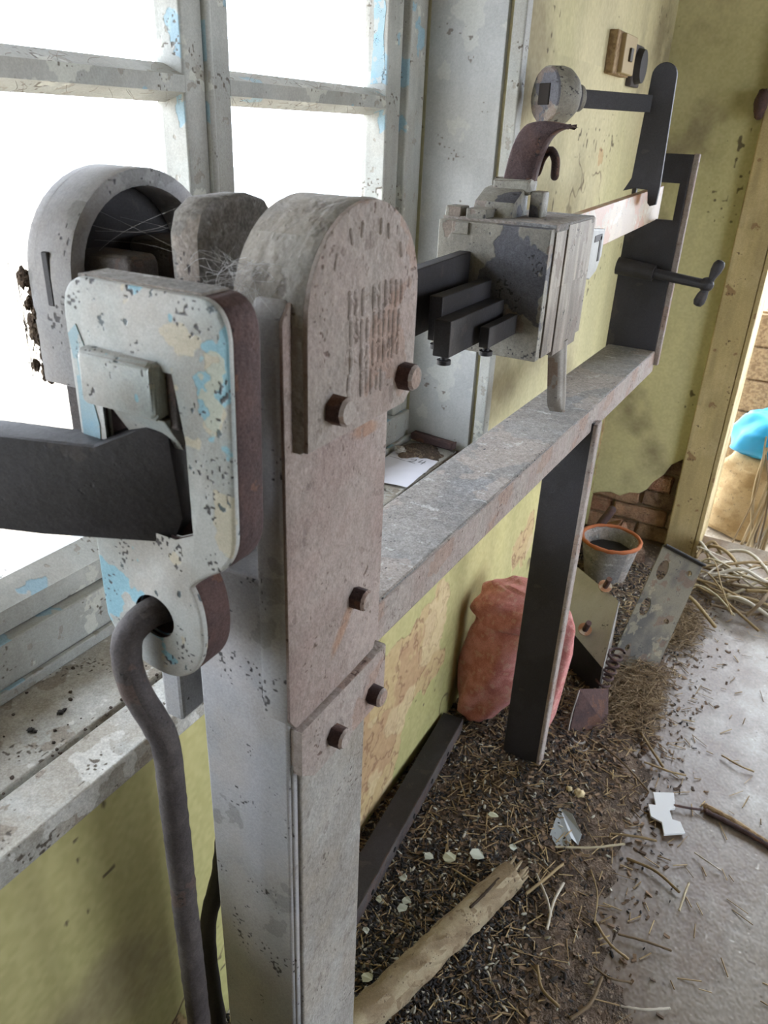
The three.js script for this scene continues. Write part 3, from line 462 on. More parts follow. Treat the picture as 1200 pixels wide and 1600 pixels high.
M.soil = matOf(paintTex(400, { base: [104, 88, 74], tone: [78, 66, 56], coats: [{ color: [132, 116, 98], cells: 24, at: 0.64, seed: 5, amt: 0.8, deep: -0.4 }], specks: 0.9, speck: [50, 40, 34], grain: 34, seed: 161, pits: 0.8 }), 0.25, { rough: 1, bump: 0.005 });
function mound(cx, cz, rx, rz, h, seed, y0) {        // low irregular heap
  const n = 40, pos = [], idx = [];
  for (let j = 0; j <= n; j++) for (let i = 0; i <= n; i++) { const u = i / n * 2 - 1, v = j / n * 2 - 1; const d = Math.sqrt(u * u + v * v) + 0.5 * (fbm(i / n, j / n, 5, 3, seed) - 0.5); const k = sstep(1, 0.35, d); pos.push(cx + u * rx, y0 + h * k * (0.4 + 1.2 * fbm(i / n, j / n, 8, 4, seed + 3)) - (1 - k) * 0.004, cz + v * rz); }
  for (let j = 0; j < n; j++) for (let i = 0; i < n; i++) { const a = j * (n + 1) + i; idx.push(a, a + n + 1, a + 1, a + 1, a + n + 1, a + n + 2); }
  const g = new THREE.BufferGeometry(); g.setAttribute('position', new THREE.Float32BufferAttribute(pos, 3)); g.setIndex(idx); g.computeVertexNormals(); return g;
}
function pebble(x, y, z, r, seed, sy = 0.7) { const g = wobble(new THREE.IcosahedronGeometry(r, 2), r * 0.35, 0.9 / r, seed); g.scale(1, sy, 0.85); g.translate(x, y + r * sy * 0.8, z); return g; }
{
  const d = obj('sill_dirt', mound(-0.72, -1.5, 0.075, 0.075, 0.012, 401, 0.774), M.soil); d.userData = { label: 'brown dirt heaped in the window corner behind the paper', category: 'dirt', kind: 'stuff' };
  const w = new RoundedBoxGeometry(0.115, 0.018, 0.022, 3, 0.004); w.rotateY(-0.12); w.translate(-0.705, 0.794, -1.548); single('wood_offcut', 'short dark wood offcut on the dirt at the end of the sill', 'wood', wobble(w, 0.002, 50), M.rusty);
  single('plaster_lump', 'pale crumbly plaster lump on the dirt beside the paper', 'lump', pebble(-0.748, 0.782, -1.462, 0.013, 9), M.sill);
  // dry bits on the sill
  const gs = []; for (let i = 0; i < 160; i++) { const near = rnd() < 0.6; const z = near ? rr(-0.66, 0.1) : rr(-1.5, 0.3), joint = rnd() < 0.45; gs.push(pebble(joint ? rr(-0.656, -0.63) : -0.78 + Math.abs(rr(-0.13, 0.13)), 0.774, z, rr(0.001, 0.0028), i, 0.6)); }
  const s = obj('sill_crumbs', gs, flat(0x4a4038, 1)); s.userData = { label: 'dark dry crumbs scattered along the window sill', category: 'crumbs', kind: 'stuff' };
  for (const [x, z, a] of [[-0.705, -0.43, 0.4], [-0.7, -0.47, 1.8]]) { const g = [pebble(0, 0, 0, 0.0045, 3, 0.6), pebble(0.006, 0, 0.001, 0.003, 4, 0.6)]; const j = join(g); j.rotateY(a); j.translate(x, 0.774, z); single('dead_fly', 'small dark dead fly on the pale window sill', 'insect', j, flat(0x2c2826, 0.8), 'dead flies on the sill'); }
}
// switch and socket
{
  const s = thing('light_switch', 'brown and cream switch box on the yellow wall beside the window', 'switch', [-0.6, 1.635, -2.24]);
  obj('backplate', bx(-0.6, -0.578, 1.588, 1.682, -2.33, -2.17, 0.003), M.wood, s); obj('cover', bx(-0.58, -0.566, 1.592, 1.678, -2.326, -2.21, 0.003), flat(0xa8946a, 0.6), s); obj('rocker', bx(-0.567, -0.56, 1.62, 1.65, -2.28, -2.255, 0.002), flat(0x3a332a, 0.5), s);
  const k = thing('wall_socket', 'dark bakelite socket on the yellow wall beside the switch', 'socket', [-0.6, 1.62, -2.44]);
  obj('base', bx(-0.6, -0.584, 1.573, 1.672, -2.49, -2.395, 0.004), M.dark, k); const f = new THREE.CylinderGeometry(0.04, 0.044, 0.018, 24); f.rotateZ(-Math.PI / 2); f.translate(-0.576, 1.622, -2.44); obj('face', f, M.black, k);
  const h = new THREE.SphereGeometry(0.03, 16, 12); h.scale(0.7, 1.4, 1); h.translate(-0.298, 1.555, -2.872); single('iron_latch', 'dark iron latch plate on the door casing by the end wall', 'latch', wobble(h, 0.004, 40), M.rusty);
}
// cobwebs: fine threads
{
  const web = (n, ends, r) => { const g = []; for (let i = 0; i < n; i++) { const [a, b] = ends(i); const m = [0, 1, 2].map((k) => (a[k] + b[k]) / 2 + rr(-0.014, 0.014)); m[1] -= 0.004; g.push(tube([a, m, b], r, 8, 4)); } return g; };
  const wm = flat(0xd4d4d4, 1);
  single('cobweb', 'white tangled cobweb between the fulcrum block and the lettered hood', 'cobweb', web(70, () => [[-0.362 + rr(-0.012, 0.012), 1.352 + rr(-0.01, 0.012), -0.448 + rr(-0.014, 0.012)], [-0.362 + rr(-0.06, 0.03), 1.345 + rr(-0.016, 0.02), -0.45 + rr(-0.05, 0.03)]], 0.00011), wm);
  single('cobweb', 'thin cobweb threads strung inside the open arched hood', 'cobweb', web(9, () => [[-0.575, rr(1.3, 1.39), rr(-0.6, -0.48)], [-0.44, rr(1.33, 1.395), rr(-0.56, -0.47)]], 0.00007), wm);
  for (const [z0, z1, lab] of [[-0.92, -0.35, 'dusty cobweb tatters along the glazing bar of the sash nearer the lever'], [-1.45, -0.98, 'dusty cobweb tatters along the glazing bar of the sash beside the reveal']]) {
    const g = []; for (let i = 0; i < 60; i++) { const z = rr(z0, z1), y = rnd() < 0.5 ? 1.5 : 1.478, dy = y > 1.49 ? rr(0, 0.014) : -rr(0.002, 0.02); g.push(tube([[-0.806, y, z], [-0.803 + rr(-0.004, 0.004), y + dy * 0.6, z + rr(-0.008, 0.008)], [-0.806 + rr(-0.01, 0.003), y + dy, z + rr(-0.02, 0.02)]], 0.0003, 6, 4)); }
    single('cobweb', lab, 'cobweb', g, flat(0xa8a096, 1));
  }
  // rag of dust and old web on the outer side of the open hood
  const rg = []; for (let i = 0; i < 60; i++) { const y = rr(1.225, 1.315); const q = pebble(-0.6 + rr(-0.01, 0.002), y, -0.456 + rr(-0.012, 0.006), rr(0.002, 0.006), i + 3, 1.6); rg.push(q); }
  for (let i = 0; i < 10; i++) rg.push(tube([[-0.598, rr(1.23, 1.32), -0.455], [-0.612, rr(1.23, 1.33), -0.452], [-0.62 + rr(-0.01, 0.01), rr(1.22, 1.34), -0.45]], 0.0004, 6, 4));
  single('dust_rag', 'brown rag of dust and old web clinging to the open arched hood', 'dust', rg, M.soil);
}
// strap behind the pillar
single('iron_strap', 'dark bent iron strap standing behind the pillar against the yellow wall', 'strap', wobble(capTube([[-0.484, 0.66, -0.52], [-0.5, 0.56, -0.52], [-0.53, 0.44, -0.52], [-0.536, 0.36, -0.52], [-0.53, 0.2, -0.52], [-0.52, 0.0, -0.52]], 0.012, 40, 10), 0.001, 40), M.black);

// ------------------------------------------------------------------ things on the floor
// angle iron along the wall
{
  const a = thing('angle_iron', 'long dark angle iron with bolt holes lying along the foot of the wall', 'angle iron', [-0.54, 0, -1.3]);
  const turn = (g) => rotY(g, 0.075, -0.5, -1.0);
  obj('flange', turn(bx(-0.506, -0.5, 0.0, 0.062, -1.5, -0.86, 0.001)), M.dark, a); obj('flange', turn(bx(-0.556, -0.502, 0.056, 0.062, -1.5, -0.86, 0.001)), M.black, a);
  for (let i = 0; i < 5; i++) { const h = new THREE.CylinderGeometry(0.006, 0.006, 0.002, 14); h.rotateZ(Math.PI / 2); h.translate(-0.4995, 0.034 + (i % 2) * 0.008, -0.95 - i * 0.11); obj('bolt_hole', turn(h), flat(0x0c0b0b, 1), a); }
}
// ring-lofted soft forms
function loft(rings, n, fold, seed) {
  const pos = [], idx = [];
  rings.forEach(([y, cx, cz, rx, rz], j) => { for (let i = 0; i < n; i++) { const a = i / n * Math.PI * 2; const f = 1 + fold * (fbm(i / n, j / rings.length * 0.35, 8, 3, seed) - 0.5) * 2 + fold * 0.5 * Math.sin(a * 5 + j * 0.4); pos.push(cx + rx * f * Math.cos(a), y + 0.01 * (vnoise(i / n, j * 0.13, 8, seed + 5) - 0.5), cz + rz * f * Math.sin(a)); } });
  for (let j = 0; j + 1 < rings.length; j++) for (let i = 0; i < n; i++) { const a = j * n + i, b = j * n + (i + 1) % n; idx.push(a, a + n, b, b, a + n, b + n); }
  const g = new THREE.BufferGeometry(); g.setAttribute('position', new THREE.Float32BufferAttribute(pos, 3)); g.setIndex(idx);
  for (const [j, rev] of [[0, false], [rings.length - 1, true]]) { const c = pos.length / 3; pos.push(rings[j][1], rings[j][0], rings[j][2]); for (let i = 0; i < n; i++) { const a = j * n + i, b = j * n + (i + 1) % n; rev ? idx.push(a, c, b) : idx.push(a, b, c); } }
  const h = new THREE.BufferGeometry(); h.setAttribute('position', new THREE.Float32BufferAttribute(pos, 3)); h.setIndex(idx); h.computeVertexNormals(); return h;
}
function smoothRings(r, k) { const out = []; for (let i = 0; i + 1 < r.length; i++) for (let s = 0; s < k; s++) out.push(r[i].map((v, q) => v + (r[i + 1][q] - v) * s / k)); out.push(r[r.length - 1]); return out; }
{
  const rings = smoothRings([[0.03, -0.535, -1.555, 0.02, 0.02], [0.05, -0.53, -1.56, 0.05, 0.04], [0.1, -0.515, -1.575, 0.075, 0.055], [0.18, -0.495, -1.595, 0.096, 0.065], [0.28, -0.482, -1.615, 0.102, 0.07], [0.325, -0.476, -1.622, 0.1, 0.068], [0.335, -0.474, -1.625, 0.112, 0.08], [0.365, -0.47, -1.63, 0.116, 0.084], [0.395, -0.465, -1.63, 0.106, 0.076], [0.415, -0.46, -1.64, 0.08, 0.055], [0.425, -0.455, -1.64, 0.04, 0.03]], 5);
  single('pink_cloth', 'crumpled dirty pink towel bunched between the wall and the shelf leg', 'cloth', loft(rings, 72, 0.14, 501), M.cloth);
  const r2 = smoothRings([[0.03, -0.345, -1.57, 0.005, 0.01], [0.12, -0.34, -1.575, 0.02, 0.02], [0.3, -0.335, -1.585, 0.028, 0.024], [0.38, -0.335, -1.59, 0.024, 0.022], [0.42, -0.338, -1.59, 0.008, 0.01]], 5);
  single('pink_cloth', 'corner of pink towel hanging down just behind the shelf leg edge', 'cloth', loft(r2, 32, 0.12, 507), M.cloth);
  const cr = thing('dark_bin', 'dark blue-black plastic bin under the shelf behind the pink towel', 'bin', [-0.46, 0, -1.8]);
  obj('body', loft(smoothRings([[0, -0.49, -1.78, 0.08, 0.06], [0.005, -0.49, -1.78, 0.085, 0.065], [0.26, -0.49, -1.78, 0.1, 0.075], [0.262, -0.49, -1.78, 0.092, 0.067], [0.1, -0.49, -1.78, 0.08, 0.06]], 3), 40, 0.0, 511), flat(0x1c1f2a, 0.5), cr); const rim = new THREE.TorusGeometry(0.11, 0.006, 8, 40); rim.rotateX(Math.PI / 2); rim.scale(0.93, 1, 0.68); rim.translate(-0.49, 0.262, -1.78); obj('rim', rim, flat(0x1c1f2a, 0.5), cr);
}
const quad = (P, t = 0.003) => {         // thin plate from a polygon of points in space, with real thickness
  const v = P.map((p) => new THREE.Vector3(...p)); const n = v[1].clone().sub(v[0]).cross(v[2].clone().sub(v[0])).normalize().multiplyScalar(t); const pos = [], idx = [], k = v.length;
  for (const p of v) pos.push(p.x, p.y, p.z); for (const p of v) pos.push(p.x - n.x, p.y - n.y, p.z - n.z);
  for (let i = 1; i + 1 < k; i++) { idx.push(0, i, i + 1, k, k + i + 1, k + i); } for (let i = 0; i < k; i++) { const j = (i + 1) % k; idx.push(i, i + k, j, j, i + k, j + k); }
  let g = new THREE.BufferGeometry(); g.setAttribute('position', new THREE.Float32BufferAttribute(pos, 3)); g.setIndex(idx); g = g.toNonIndexed(); g.computeVertexNormals(); return g;
};
{
  // bent sheet-metal cover with two bolts
  const s = thing('sheet_metal_cover', 'pale grey bent sheet metal cover with two bolts lying behind the shelf leg', 'metal cover', [-0.36, 0, -1.95]);
  const A = [-0.459, 0.256, -2.12], B = [-0.282, 0.243, -2.0], C = [-0.267, 0.106, -1.85], D = [-0.4102, 0.1316, -1.9626];
  obj('top_face', quad([A, D, C, B], 0.003), M.sheet, s); obj('side_face', quad([D, [-0.4, 0.0, -1.955], [-0.262, 0.0, -1.84], C], 0.003), M.black, s); obj('side_face', quad([C, [-0.262, 0.0, -1.84], [-0.275, 0.0, -2.0], B], 0.003), M.steel, s);  // near-black front side: shade under the pale cover put into its colour
  const bl = (x, y, z) => { const d = [0.012, 0.04, 0.022]; const b = obj('bolt', rod([x - d[0] * 0.4, y - d[1] * 0.5, z - d[2] * 0.4], [x + d[0], y + d[1], z + d[2]], 0.0085, 0.0085, 8), M.rusty, s); const w = new THREE.CylinderGeometry(0.02, 0.02, 0.003, 20); w.rotateX(0.5); w.rotateZ(-0.25); w.translate(x, y, z); obj('washer', w, M.brass, b); };
  bl(-0.352, 0.158, -1.935); bl(-0.335, 0.262, -2.03);
  // perforated bracket leaning on the litter
  const b = thing('perforated_bracket', 'long dark perforated steel bracket with a bent lip lying on the straw by the bucket', 'bracket', [-0.2, 0, -2.15]);
  const LL = new THREE.Vector3(-0.277, 0.02, -2.02), TL = new THREE.Vector3(-0.231, 0.308, -2.3), LR = new THREE.Vector3(-0.175, 0.036, -2.1);
  const ey = TL.clone().sub(LL), len = ey.length(); ey.normalize(); const ex = LR.clone().sub(LL); ex.addScaledVector(ey, -ex.dot(ey)); ex.normalize(); const ez = ex.clone().cross(ey); const mtx = new THREE.Matrix4().makeBasis(ex, ey, ez).setPosition(LL);
  const hole = (x, y, rx, ry) => Array.from({ length: 14 }, (_, i) => [x + rx * Math.cos(-i / 14 * 6.283), y + ry * Math.sin(-i / 14 * 6.283)]);
  const W = 0.14; const g = exZ([[0, 0], [0.05, 0], [W, 0.05], [W, len], [0, len]], 0, 0.005, 0.001, [hole(0.03, 0.33, 0.016, 0.034), hole(0.028, 0.2, 0.014, 0.03), hole(0.11, 0.36, 0.009, 0.009), hole(0.106, 0.19, 0.008, 0.008), hole(0.03, 0.06, 0.006, 0.01)]);
  g.applyMatrix4(mtx); obj('plate', g, M.bracket, b); const f1 = bx(W - 0.005, W, 0.05, len, -0.03, 0.004, 0.001); f1.applyMatrix4(mtx); obj('flange', f1, M.black, b); const f2 = bx(0, W, len - 0.006, len, -0.004, 0.03, 0.002); f2.applyMatrix4(mtx); obj('bent_lip', f2, M.black, b);
  // spring with its seat
  const h = thing('spring_fitting', 'rusty coil spring on a bent plate with a wire loop beside the bracket', 'spring', [-0.25, 0, -1.72]);
  const coil = []; for (let i = 0; i <= 70; i++) { const a = i / 70 * Math.PI * 2 * 5, t = i / 70; coil.push([-0.262 + 0.02 * Math.cos(a) + 0.012 * t, 0.05 + t * 0.075, -1.86 + 0.02 * Math.sin(a) - t * 0.07]); }
  obj('coil', tube(coil, 0.004, 240, 8), M.rusty, h); obj('seat_plate', quad([[-0.3, 0.1, -1.735], [-0.291, 0.006, -1.66], [-0.205, 0.006, -1.73], [-0.235, 0.085, -1.8]], 0.004), M.rusty, h);
  obj('wire_loop', tube([[-0.3, 0.1, -1.73], [-0.3, 0.04, -1.69], [-0.293, 0.008, -1.655], [-0.262, 0.006, -1.61], [-0.236, 0.006, -1.616], [-0.232, 0.006, -1.64]], 0.003, 50, 8), M.steel, h);
  const to = new THREE.TorusGeometry(0.016, 0.0035, 8, 24); to.rotateX(Math.PI / 2 - 0.2); to.translate(-0.262, 0.007, -1.645); obj('ring', to, M.steel, h);
  // bucket
  const k = thing('clay_lined_bucket', 'grey tapered bucket with a rusty orange rim standing by the crumbled corner', 'bucket', [-0.43, 0, -2.54]);
  const pr = [[0.0, 0.0], [0.066, 0.0], [0.072, 0.006], [0.1, 0.15], [0.104, 0.16], [0.1, 0.162], [0.094, 0.155], [0.068, 0.03], [0, 0.03]].map((p) => new THREE.Vector2(...p)); const bk = new THREE.LatheGeometry(pr, 36); bk.translate(-0.43, 0, -2.54); obj('body', wobble(bk, 0.0015, 20), M.shelf, k);
  const rim = new THREE.TorusGeometry(0.102, 0.007, 8, 44); rim.rotateX(Math.PI / 2); rim.translate(-0.43, 0.16, -2.54); obj('rim', wobble(rim, 0.002, 40), flat(0xa8623c, 0.9), k); const fill = new THREE.CylinderGeometry(0.086, 0.086, 0.01, 28); fill.translate(-0.43, 0.105, -2.54); obj('dark_fill', wobble(fill, 0.003, 30), flat(0x14110f, 1), k);  // near-black disc closes the inside of the bucket
  // broken brick and pipe stub behind the bucket
  const br = wobble(new RoundedBoxGeometry(0.13, 0.1, 0.07, 3, 0.012), 0.008, 20, 3); br.rotateZ(0.5); br.translate(-0.47, 0.06, -2.74); single('broken_brick', 'large broken red-brown brick fallen at the crumbled corner behind the bucket', 'brick', br, M.bricks[1]);
  const b3 = wobble(new RoundedBoxGeometry(0.07, 0.055, 0.06, 3, 0.01), 0.006, 24, 5); b3.rotateY(0.6); b3.translate(-0.37, 0.03, -2.72); single('broken_brick', 'small brick chunk lying right beside the casing behind the bucket', 'brick', b3, M.bricks[3]);
  single('pipe_stub', 'short dark pipe stub leaning over the bucket from the brick', 'pipe', capTube([[-0.52, 0.03, -2.62], [-0.5, 0.14, -2.64], [-0.47, 0.21, -2.67]], 0.016, 20, 14), M.rusty);
  // log
  const L0 = new THREE.Vector3(-0.415, 0.034, -0.62), L1 = new THREE.Vector3(-0.262, 0.036, -1.135); const lg = new THREE.CylinderGeometry(0.03, 0.032, L0.distanceTo(L1), 20, 30); lg.applyQuaternion(new THREE.Quaternion().setFromUnitVectors(new THREE.Vector3(0, 1, 0), L1.clone().sub(L0).normalize())); lg.translate(...L0.clone().add(L1).multiplyScalar(0.5).toArray());
  const lw = wobble(lg, 0.004, 7, 9);
  const lo = thing('log', 'weathered split branch lying on the dark litter beside the pillar', 'log', [-0.34, 0, -0.88]); obj('trunk', lw, M.logwood, lo, { smooth: 0.8 });
  const spl = []; for (let i = 0; i < 9; i++) { const a = i / 9 * 6.28; spl.push(wobble(rod([-0.265 + 0.02 * Math.cos(a), 0.036 + 0.02 * Math.sin(a), -1.11], [-0.255 + 0.024 * Math.cos(a), 0.036 + 0.022 * Math.sin(a), -1.15 - rr(0, 0.03)], 0.008, 0.002, 6), 0.001, 60, i)); } obj('splintered_end', spl, M.logwood, lo); obj('crack', wobble(capTube([[-0.3, 0.066, -1.0], [-0.287, 0.0665, -1.045], [-0.276, 0.066, -1.09]], 0.003, 16, 6), 0.001, 60), flat(0x3a2e22, 1), lo);
  // split reed, board scraps, shard
  const rd = thing('split_reed', 'brown split reed piece lying on the bare concrete', 'stick', [0.15, 0, -1.56]);
  obj('half', wobble(capTube([[0.072, 0.008, -1.585], [0.13, 0.01, -1.572], [0.18, 0.009, -1.555], [0.26, 0.009, -1.53]], 0.0075, 24, 8), 0.0012, 60), M.wood, rd); obj('half', wobble(capTube([[0.075, 0.009, -1.568], [0.13, 0.011, -1.558], [0.18, 0.01, -1.548], [0.24, 0.009, -1.53]], 0.006, 24, 8), 0.0012, 60), M.rusty, rd);
  single('foam_scrap', 'white stepped scrap of board lying at the edge of the dirt', 'scrap', (() => { const q = [[-0.05, -1.56], [-0.005, -1.585], [0.008, -1.535], [-0.004, -1.525], [0.008, -1.498], [0.026, -1.5], [0.042, -1.472], [0.0, -1.442], [-0.012, -1.476], [-0.038, -1.48], [-0.052, -1.515], [-0.036, -1.522]]; const e = exZ(q.map(([x, z]) => [x, -z]), 0, 0.005, 0.0005); e.rotateX(-Math.PI / 2); e.translate(0, 0.007, 0); return e; })(), flat(0xd9dbdc, 0.8));
  single('dark_twig', 'short dark twig touching the white board scrap', 'twig', capTube([[0.005, 0.012, -1.545], [0.03, 0.012, -1.552], [0.062, 0.01, -1.566]], 0.003, 12, 6), M.rusty);
  single('plastic_shard', 'translucent grey pointed shard half sunk in the brown dirt', 'shard', quad([[-0.232, 0.012, -1.39], [-0.2, 0.02, -1.38], [-0.165, 0.014, -1.34], [-0.164, 0.01, -1.31], [-0.182, 0.012, -1.318], [-0.18, 0.006, -1.262], [-0.228, 0.008, -1.305]], 0.003), flat(0x9aa0a2, 0.35));
  single('bone_fragment', 'cream bone-like fragment on the dirt by the shelf leg, the larger one', 'fragment', pebble(-0.205, 0.006, -1.46, 0.013, 21, 0.6), flat(0xc8b68e, 0.8)); single('bone_fragment', 'cream bone-like fragment on the dirt by the shelf leg, the smaller one', 'fragment', pebble(-0.232, 0.006, -1.462, 0.008, 22, 0.7), flat(0xc8b68e, 0.8));
}
// dirt and litter
{
  // bed of dirt along the wall: a low height field with a ragged edge
  const nx = 110, nz = 260, X0 = -0.6, X1 = 0.12, Z0 = -2.88, Z1 = -0.3, pos = [], idx = [];
  for (let j = 0; j <= nz; j++) for (let i = 0; i <= nx; i++) {
    const x = X0 + (X1 - X0) * i / nx, z = Z0 + (Z1 - Z0) * j / nz, u = i / nx, v = j / nz;
    const edge = 0.0 + 0.2 * (fbm(u, v, 6, 5, 601) - 0.5) + 0.05 * (z + 1.3) - 0.12 * sstep(-2.0, -2.5, z) + 0.1 * sstep(-1.3, -0.9, z); const k = sstep(edge, edge - 0.22, x + 0.16 * (fbm(u, v, 30, 4, 611) - 0.5));
    pos.push(x, -0.003 + k * (0.007 + 0.012 * fbm(u * 0.4, v, 40, 4, 607) + 0.012 * sstep(-0.42, -0.6, x)), z);
  }
  for (let j = 0; j < nz; j++) for (let i = 0; i < nx; i++) { const a = j * (nx + 1) + i; idx.push(a, a + nx + 1, a + 1, a + 1, a + nx + 1, a + nx + 2); }
  const g = new THREE.BufferGeometry(); g.setAttribute('position', new THREE.Float32BufferAttribute(pos, 3)); g.setIndex(idx); g.computeVertexNormals();
  const d = obj('dirt_bed', g, M.soil); d.userData = { label: 'brown dirt spread over the floor along the wall', category: 'dirt', kind: 'stuff' };
  const heightAt = (x, z) => { const i = Math.round((x - X0) / (X1 - X0) * nx), j = Math.round((z - Z0) / (Z1 - Z0) * nz); return i < 0 || i > nx || j < 0 || j > nz ? 0 : Math.max(0, pos[(j * (nx + 1) + i) * 3 + 1]); };
  const chip = new THREE.BoxGeometry(1, 0.16, 0.45); const husk = new THREE.SphereGeometry(0.5, 6, 3, 0, Math.PI * 2, 0, Math.PI / 2); husk.scale(1, 0.5, 0.5); const strawG = new THREE.CylinderGeometry(0.5, 0.5, 1, 5); strawG.rotateZ(Math.PI / 2);
  const mats = () => new THREE.MeshStandardMaterial({ color: 0xffffff, roughness: 0.9, side: THREE.DoubleSide });
  const place = (name, label, geo, n, fn) => {
    const im = new THREE.InstancedMesh(geo, mats(), n); const o = new THREE.Object3D(), c = new THREE.Color();
    for (let i = 0; i < n; i++) { const q = fn(i); o.position.set(q.x, heightAt(q.x, q.z) + q.h, q.z); o.rotation.set(rr(-0.4, 0.4) * (q.tilt ?? 1), rr(0, 6.28), rr(-0.4, 0.4) * (q.tilt ?? 1)); o.scale.set(...q.s); o.updateMatrix(); im.setMatrixAt(i, o.matrix); c.setRGB(q.c[0] / 255, q.c[1] / 255, q.c[2] / 255, THREE.SRGBColorSpace); im.setColorAt(i, c); }
    im.name = name; im.castShadow = im.receiveShadow = true; im.userData = { label, category: 'litter', kind: 'stuff' }; scene.add(im);
  };
  const spread = () => { for (;;) { const z = rr(-2.7, -0.55), x = rr(-0.6, 0.16); const dens = sstep(0.14, -0.3, x + 0.1 * rnd()); if (rnd() < dens) return { x, z }; } };
  const tone = (a, b) => { const t = rnd(); return mix(a, b, t); };
  place('black_husks', 'dark seed husks strewn thickly over the dirt beside the pillar', husk, 16000, () => { let p; do { p = spread(); } while (rnd() > (0.25 + 0.75 * sstep(-1.3, -0.85, p.z)) * (0.2 + 0.8 * sstep(-0.12, -0.3, p.x))); const s = rr(0.007, 0.018); return { ...p, h: rr(0, 0.004), s: [s, s * 0.6, s * rr(0.5, 0.9)], c: rnd() < 0.84 ? tone([26, 25, 27], [66, 62, 60]) : tone([150, 146, 132], [190, 186, 170]), tilt: 2 }; });
  place('brown_chips', 'brown wood and earth chips strewn over the dirt', chip, 7000, () => { const p = spread(); const s = rr(0.004, 0.016); return { ...p, h: 0.002, s: [s, s * 0.6, s], c: tone([64, 50, 40], [140, 116, 92]) }; });
  place('straw_bits', 'short broken straw bits strewn over the floor', strawG, 2600, () => { const p = spread(); if (rnd() < 0.06) { p.x = rr(0, 0.5); p.z = rr(-2.6, -0.9); } const r = rr(0.0012, 0.003); return { ...p, h: 0.004, s: [rr(0.012, 0.05), r, r], c: tone([120, 98, 70], [186, 164, 122]), tilt: 0.4 }; });
  place('dry_grass', 'fine dry grass matted around the spring and the bracket foot', strawG, 2600, () => { const q = rnd(); const [cx, cz, sx, sz] = q < 0.5 ? [-0.17, -1.9, 0.1, 0.2] : q < 0.75 ? [-0.12, -2.35, 0.08, 0.2] : [0.0, -2.65, 0.2, 0.12]; const r = rr(0.0008, 0.0022); return { x: clamp(cx + (rnd() + rnd() - 1) * sx, -0.58, 0.3), z: cz + (rnd() + rnd() - 1) * sz, h: rr(0.002, 0.03), s: [rr(0.02, 0.07), r, r], c: tone([96, 76, 54], [168, 148, 116]), tilt: 0.9 }; });
  // single straws that stand out
  const straws = [[-0.14, -1.32, 0.16, 0.6], [-0.1, -1.2, 0.13, 1.9], [-0.04, -1.12, 0.09, 2.6], [0.02, -1.15, 0.1, 0.2], [0.0, -1.32, 0.12, 2.9], [-0.13, -1.6, 0.17, -0.6], [-0.09, -1.72, 0.14, -0.9], [-0.04, -1.66, 0.1, 0.1], [-0.2, -1.18, 0.12, 1.2], [-0.19, -1.14, 0.1, 2.2], [-0.16, -1.13, 0.12, 1.6], [0.07, -1.3, 0.08, 1.5], [0.1, -1.42, 0.06, -0.3], [-0.05, -0.98, 0.11, 1.3], [-0.02, -1.05, 0.07, 0.1], [0.05, -1.02, 0.09, 0.5], [-0.12, -0.96, 0.08, 2.4], [0.12, -1.78, 0.08, -0.2], [-0.06, -1.4, 0.1, 0.35], [-0.33, -1.1, 0.1, 0.0]];
  for (const [x, z, l, a] of straws) { const y = heightAt(x, z) + 0.009; const g = wobble(capTube([[x - l / 2 * Math.cos(a), y, z + l / 2 * Math.sin(a)], [x + rr(-0.014, 0.014), y + 0.003, z + rr(-0.014, 0.014)], [x + l / 2 * Math.cos(a), y - 0.001, z - l / 2 * Math.sin(a)]], rr(0.0014, 0.0034), 14, 6), 0.0006, 90); const sm11 = strawMats(); single('straw_stalk', strawLook[strawMats.i] + ' ' + 'dry broken straw stalk lying loose on the dirt', 'straw', g, sm11, 'loose straw stalks on the floor'); }
  // pale flakes and leaf scraps
  for (const [x, z, s] of [[-0.46, -1.02, 0.02], [-0.43, -0.98, 0.018], [-0.43, -0.96, 0.02], [-0.4, -1.12, 0.03], [-0.35, -1.16, 0.034], [-0.3, -1.14, 0.018], [-0.29, -1.16, 0.016], [-0.42, -0.8, 0.022], [-0.47, -0.88, 0.016], [-0.33, -0.72, 0.026], [-0.25, -0.7, 0.02], [-0.36, -1.28, 0.024], [-0.29, -1.22, 0.018], [-0.44, -1.1, 0.022], [-0.48, -0.95, 0.016]]) {
    const n = 7, pts = Array.from({ length: n }, (_, i) => { const a = -i / n * 6.283, r = s * rr(0.35, 0.62); return [x + r * Math.cos(a), heightAt(x, z) + 0.008 + rr(0, 0.006), z + r * Math.sin(a)]; });
    single('dry_leaf', 'small pale dry leaf flake on the black husks', 'leaf', quad(pts, 0.0008), flat(rnd() < 0.5 ? 0xb4b49a : 0xb8bcae, 0.8), 'pale dry leaf flakes');
  }
}
function strawMats() { strawMats.m = strawMats.m || [0x9a8662, 0x84704e, 0xaca084, 0x6e5c44, 0xb8b0a0].map((c) => flat(c, 0.85)); strawMats.i = Math.floor(rnd() * 5); return strawMats.m[strawMats.i]; }
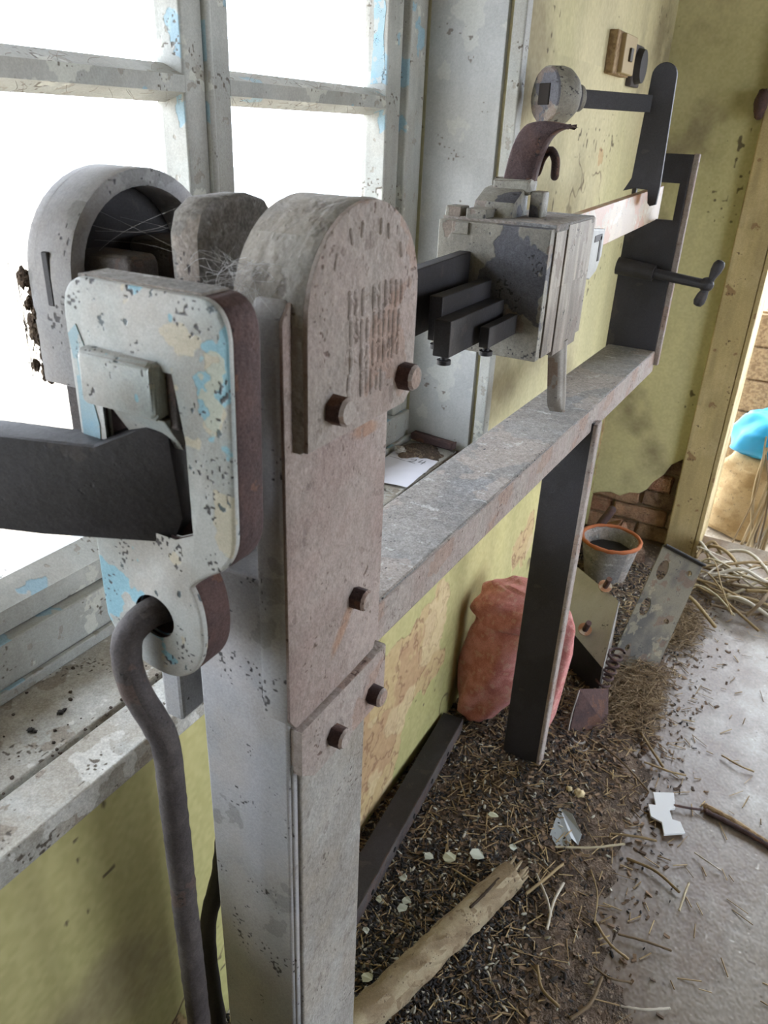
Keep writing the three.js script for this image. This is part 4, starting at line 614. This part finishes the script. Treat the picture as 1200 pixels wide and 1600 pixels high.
// ------------------------------------------------------------------ reeds at the threshold, and things outside the door
{
  for (let i = 0; i < 46; i++) {
    const x = rr(-0.2, 0.3), z = rr(-2.85, -2.5), a = i % 3 ? rr(-0.5, 0.5) : rr(0.6, 2.6), l = rr(0.12, 0.45), y = 0.012 + 0.07 * rnd() * sstep(-2.4, -2.75, z);
    const P = [-1, -0.3, 0.3, 1].map((t) => [Math.max(-0.155, x + t * l / 2 * Math.cos(a)), y + 0.05 * (1 - t * t) * rnd() + rr(0, 0.02), Math.max(-2.87, Math.min(-2.3, z - t * l / 2 * Math.sin(a) + rr(-0.03, 0.03)))]);
    const sm8 = strawMats(); single('dry_reed', strawLook[strawMats.i] + ' ' + 'dry fallen reed in the heap at the doorway', 'reed', capTube(P, rr(0.002, 0.007), 18, 6), sm8, 'reeds heaped at the doorway');
  }
  const sk = loft(smoothRings([[-0.055, -0.03, -3.36, 0.15, 0.1], [-0.02, -0.03, -3.36, 0.17, 0.12], [0.12, -0.035, -3.36, 0.165, 0.115], [0.24, -0.04, -3.36, 0.14, 0.1], [0.29, -0.04, -3.36, 0.1, 0.07], [0.31, -0.04, -3.36, 0.03, 0.02]], 5), 56, 0.08, 701);
  single('jute_sack', 'full beige sack standing outside the doorway under the blue bag', 'sack', sk, matOf(paintTex(256, { base: [196, 172, 130], tone: [176, 150, 108], specks: 0.3, grain: 26, seed: 711 }), 0.2, { rough: 1 }));
  const bl = loft(smoothRings([[0.3, -0.04, -3.36, 0.08, 0.06], [0.32, -0.03, -3.36, 0.14, 0.1], [0.4, -0.02, -3.36, 0.15, 0.11], [0.46, -0.02, -3.36, 0.12, 0.08], [0.49, -0.03, -3.36, 0.04, 0.03]], 5), 56, 0.16, 721);
  single('blue_bag', 'crumpled bright blue plastic bag lying on top of the beige sack', 'bag', bl, flat(0x2f9fd0, 0.4));
  // crate
  const c = thing('wooden_crate', 'tan wooden crate of plain boards outside behind the blue bag', 'crate', [0.05, -0.06, -3.85]);
  for (let k = 0; k < 6; k++) obj('board', bx(-0.2, 0.42, -0.06 + k * 0.145, 0.075 + k * 0.145, -3.7, -3.68, 0.004), M.wood, c); for (const x of [-0.19, 0.38]) obj('corner_post', bx(x, x + 0.04, -0.06, 0.81, -3.73, -3.702, 0.003), M.wood, c); for (const z of [-3.73, -4.0]) void z; obj('back_panel', bx(-0.2, 0.42, -0.06, 0.8, -4.02, -4.0, 0.003), M.wood, c); obj('side_panel', bx(-0.2, -0.18, -0.06, 0.8, -4.0, -3.73, 0.003), M.wood, c); obj('side_panel', bx(0.4, 0.42, -0.06, 0.8, -4.0, -3.73, 0.003), M.wood, c);
  // dry palm stalks leaning on the sack
  for (let i = 0; i < 28; i++) { const x = rr(-0.05, 0.16), z0 = -3.2 + rr(-0.03, 0.06); const sm10 = strawMats(); single('palm_stalk', strawLook[strawMats.i] + ' ' + 'dry drooping palm stalk leaning on the beige sack', 'stalk', capTube([[x + rr(-0.04, 0.04), 0.36 + rr(-0.06, 0.06), -3.25 + rr(-0.03, 0.02)], [x + 0.02, 0.2, -3.19 + rr(-0.02, 0.02)], [x + 0.03 + rr(-0.06, 0.06), -0.045, z0]], rr(0.003, 0.008), 16, 6), sm10, 'palm stalks leaning on the sack'); }
}
renderer.render(scene, camera);
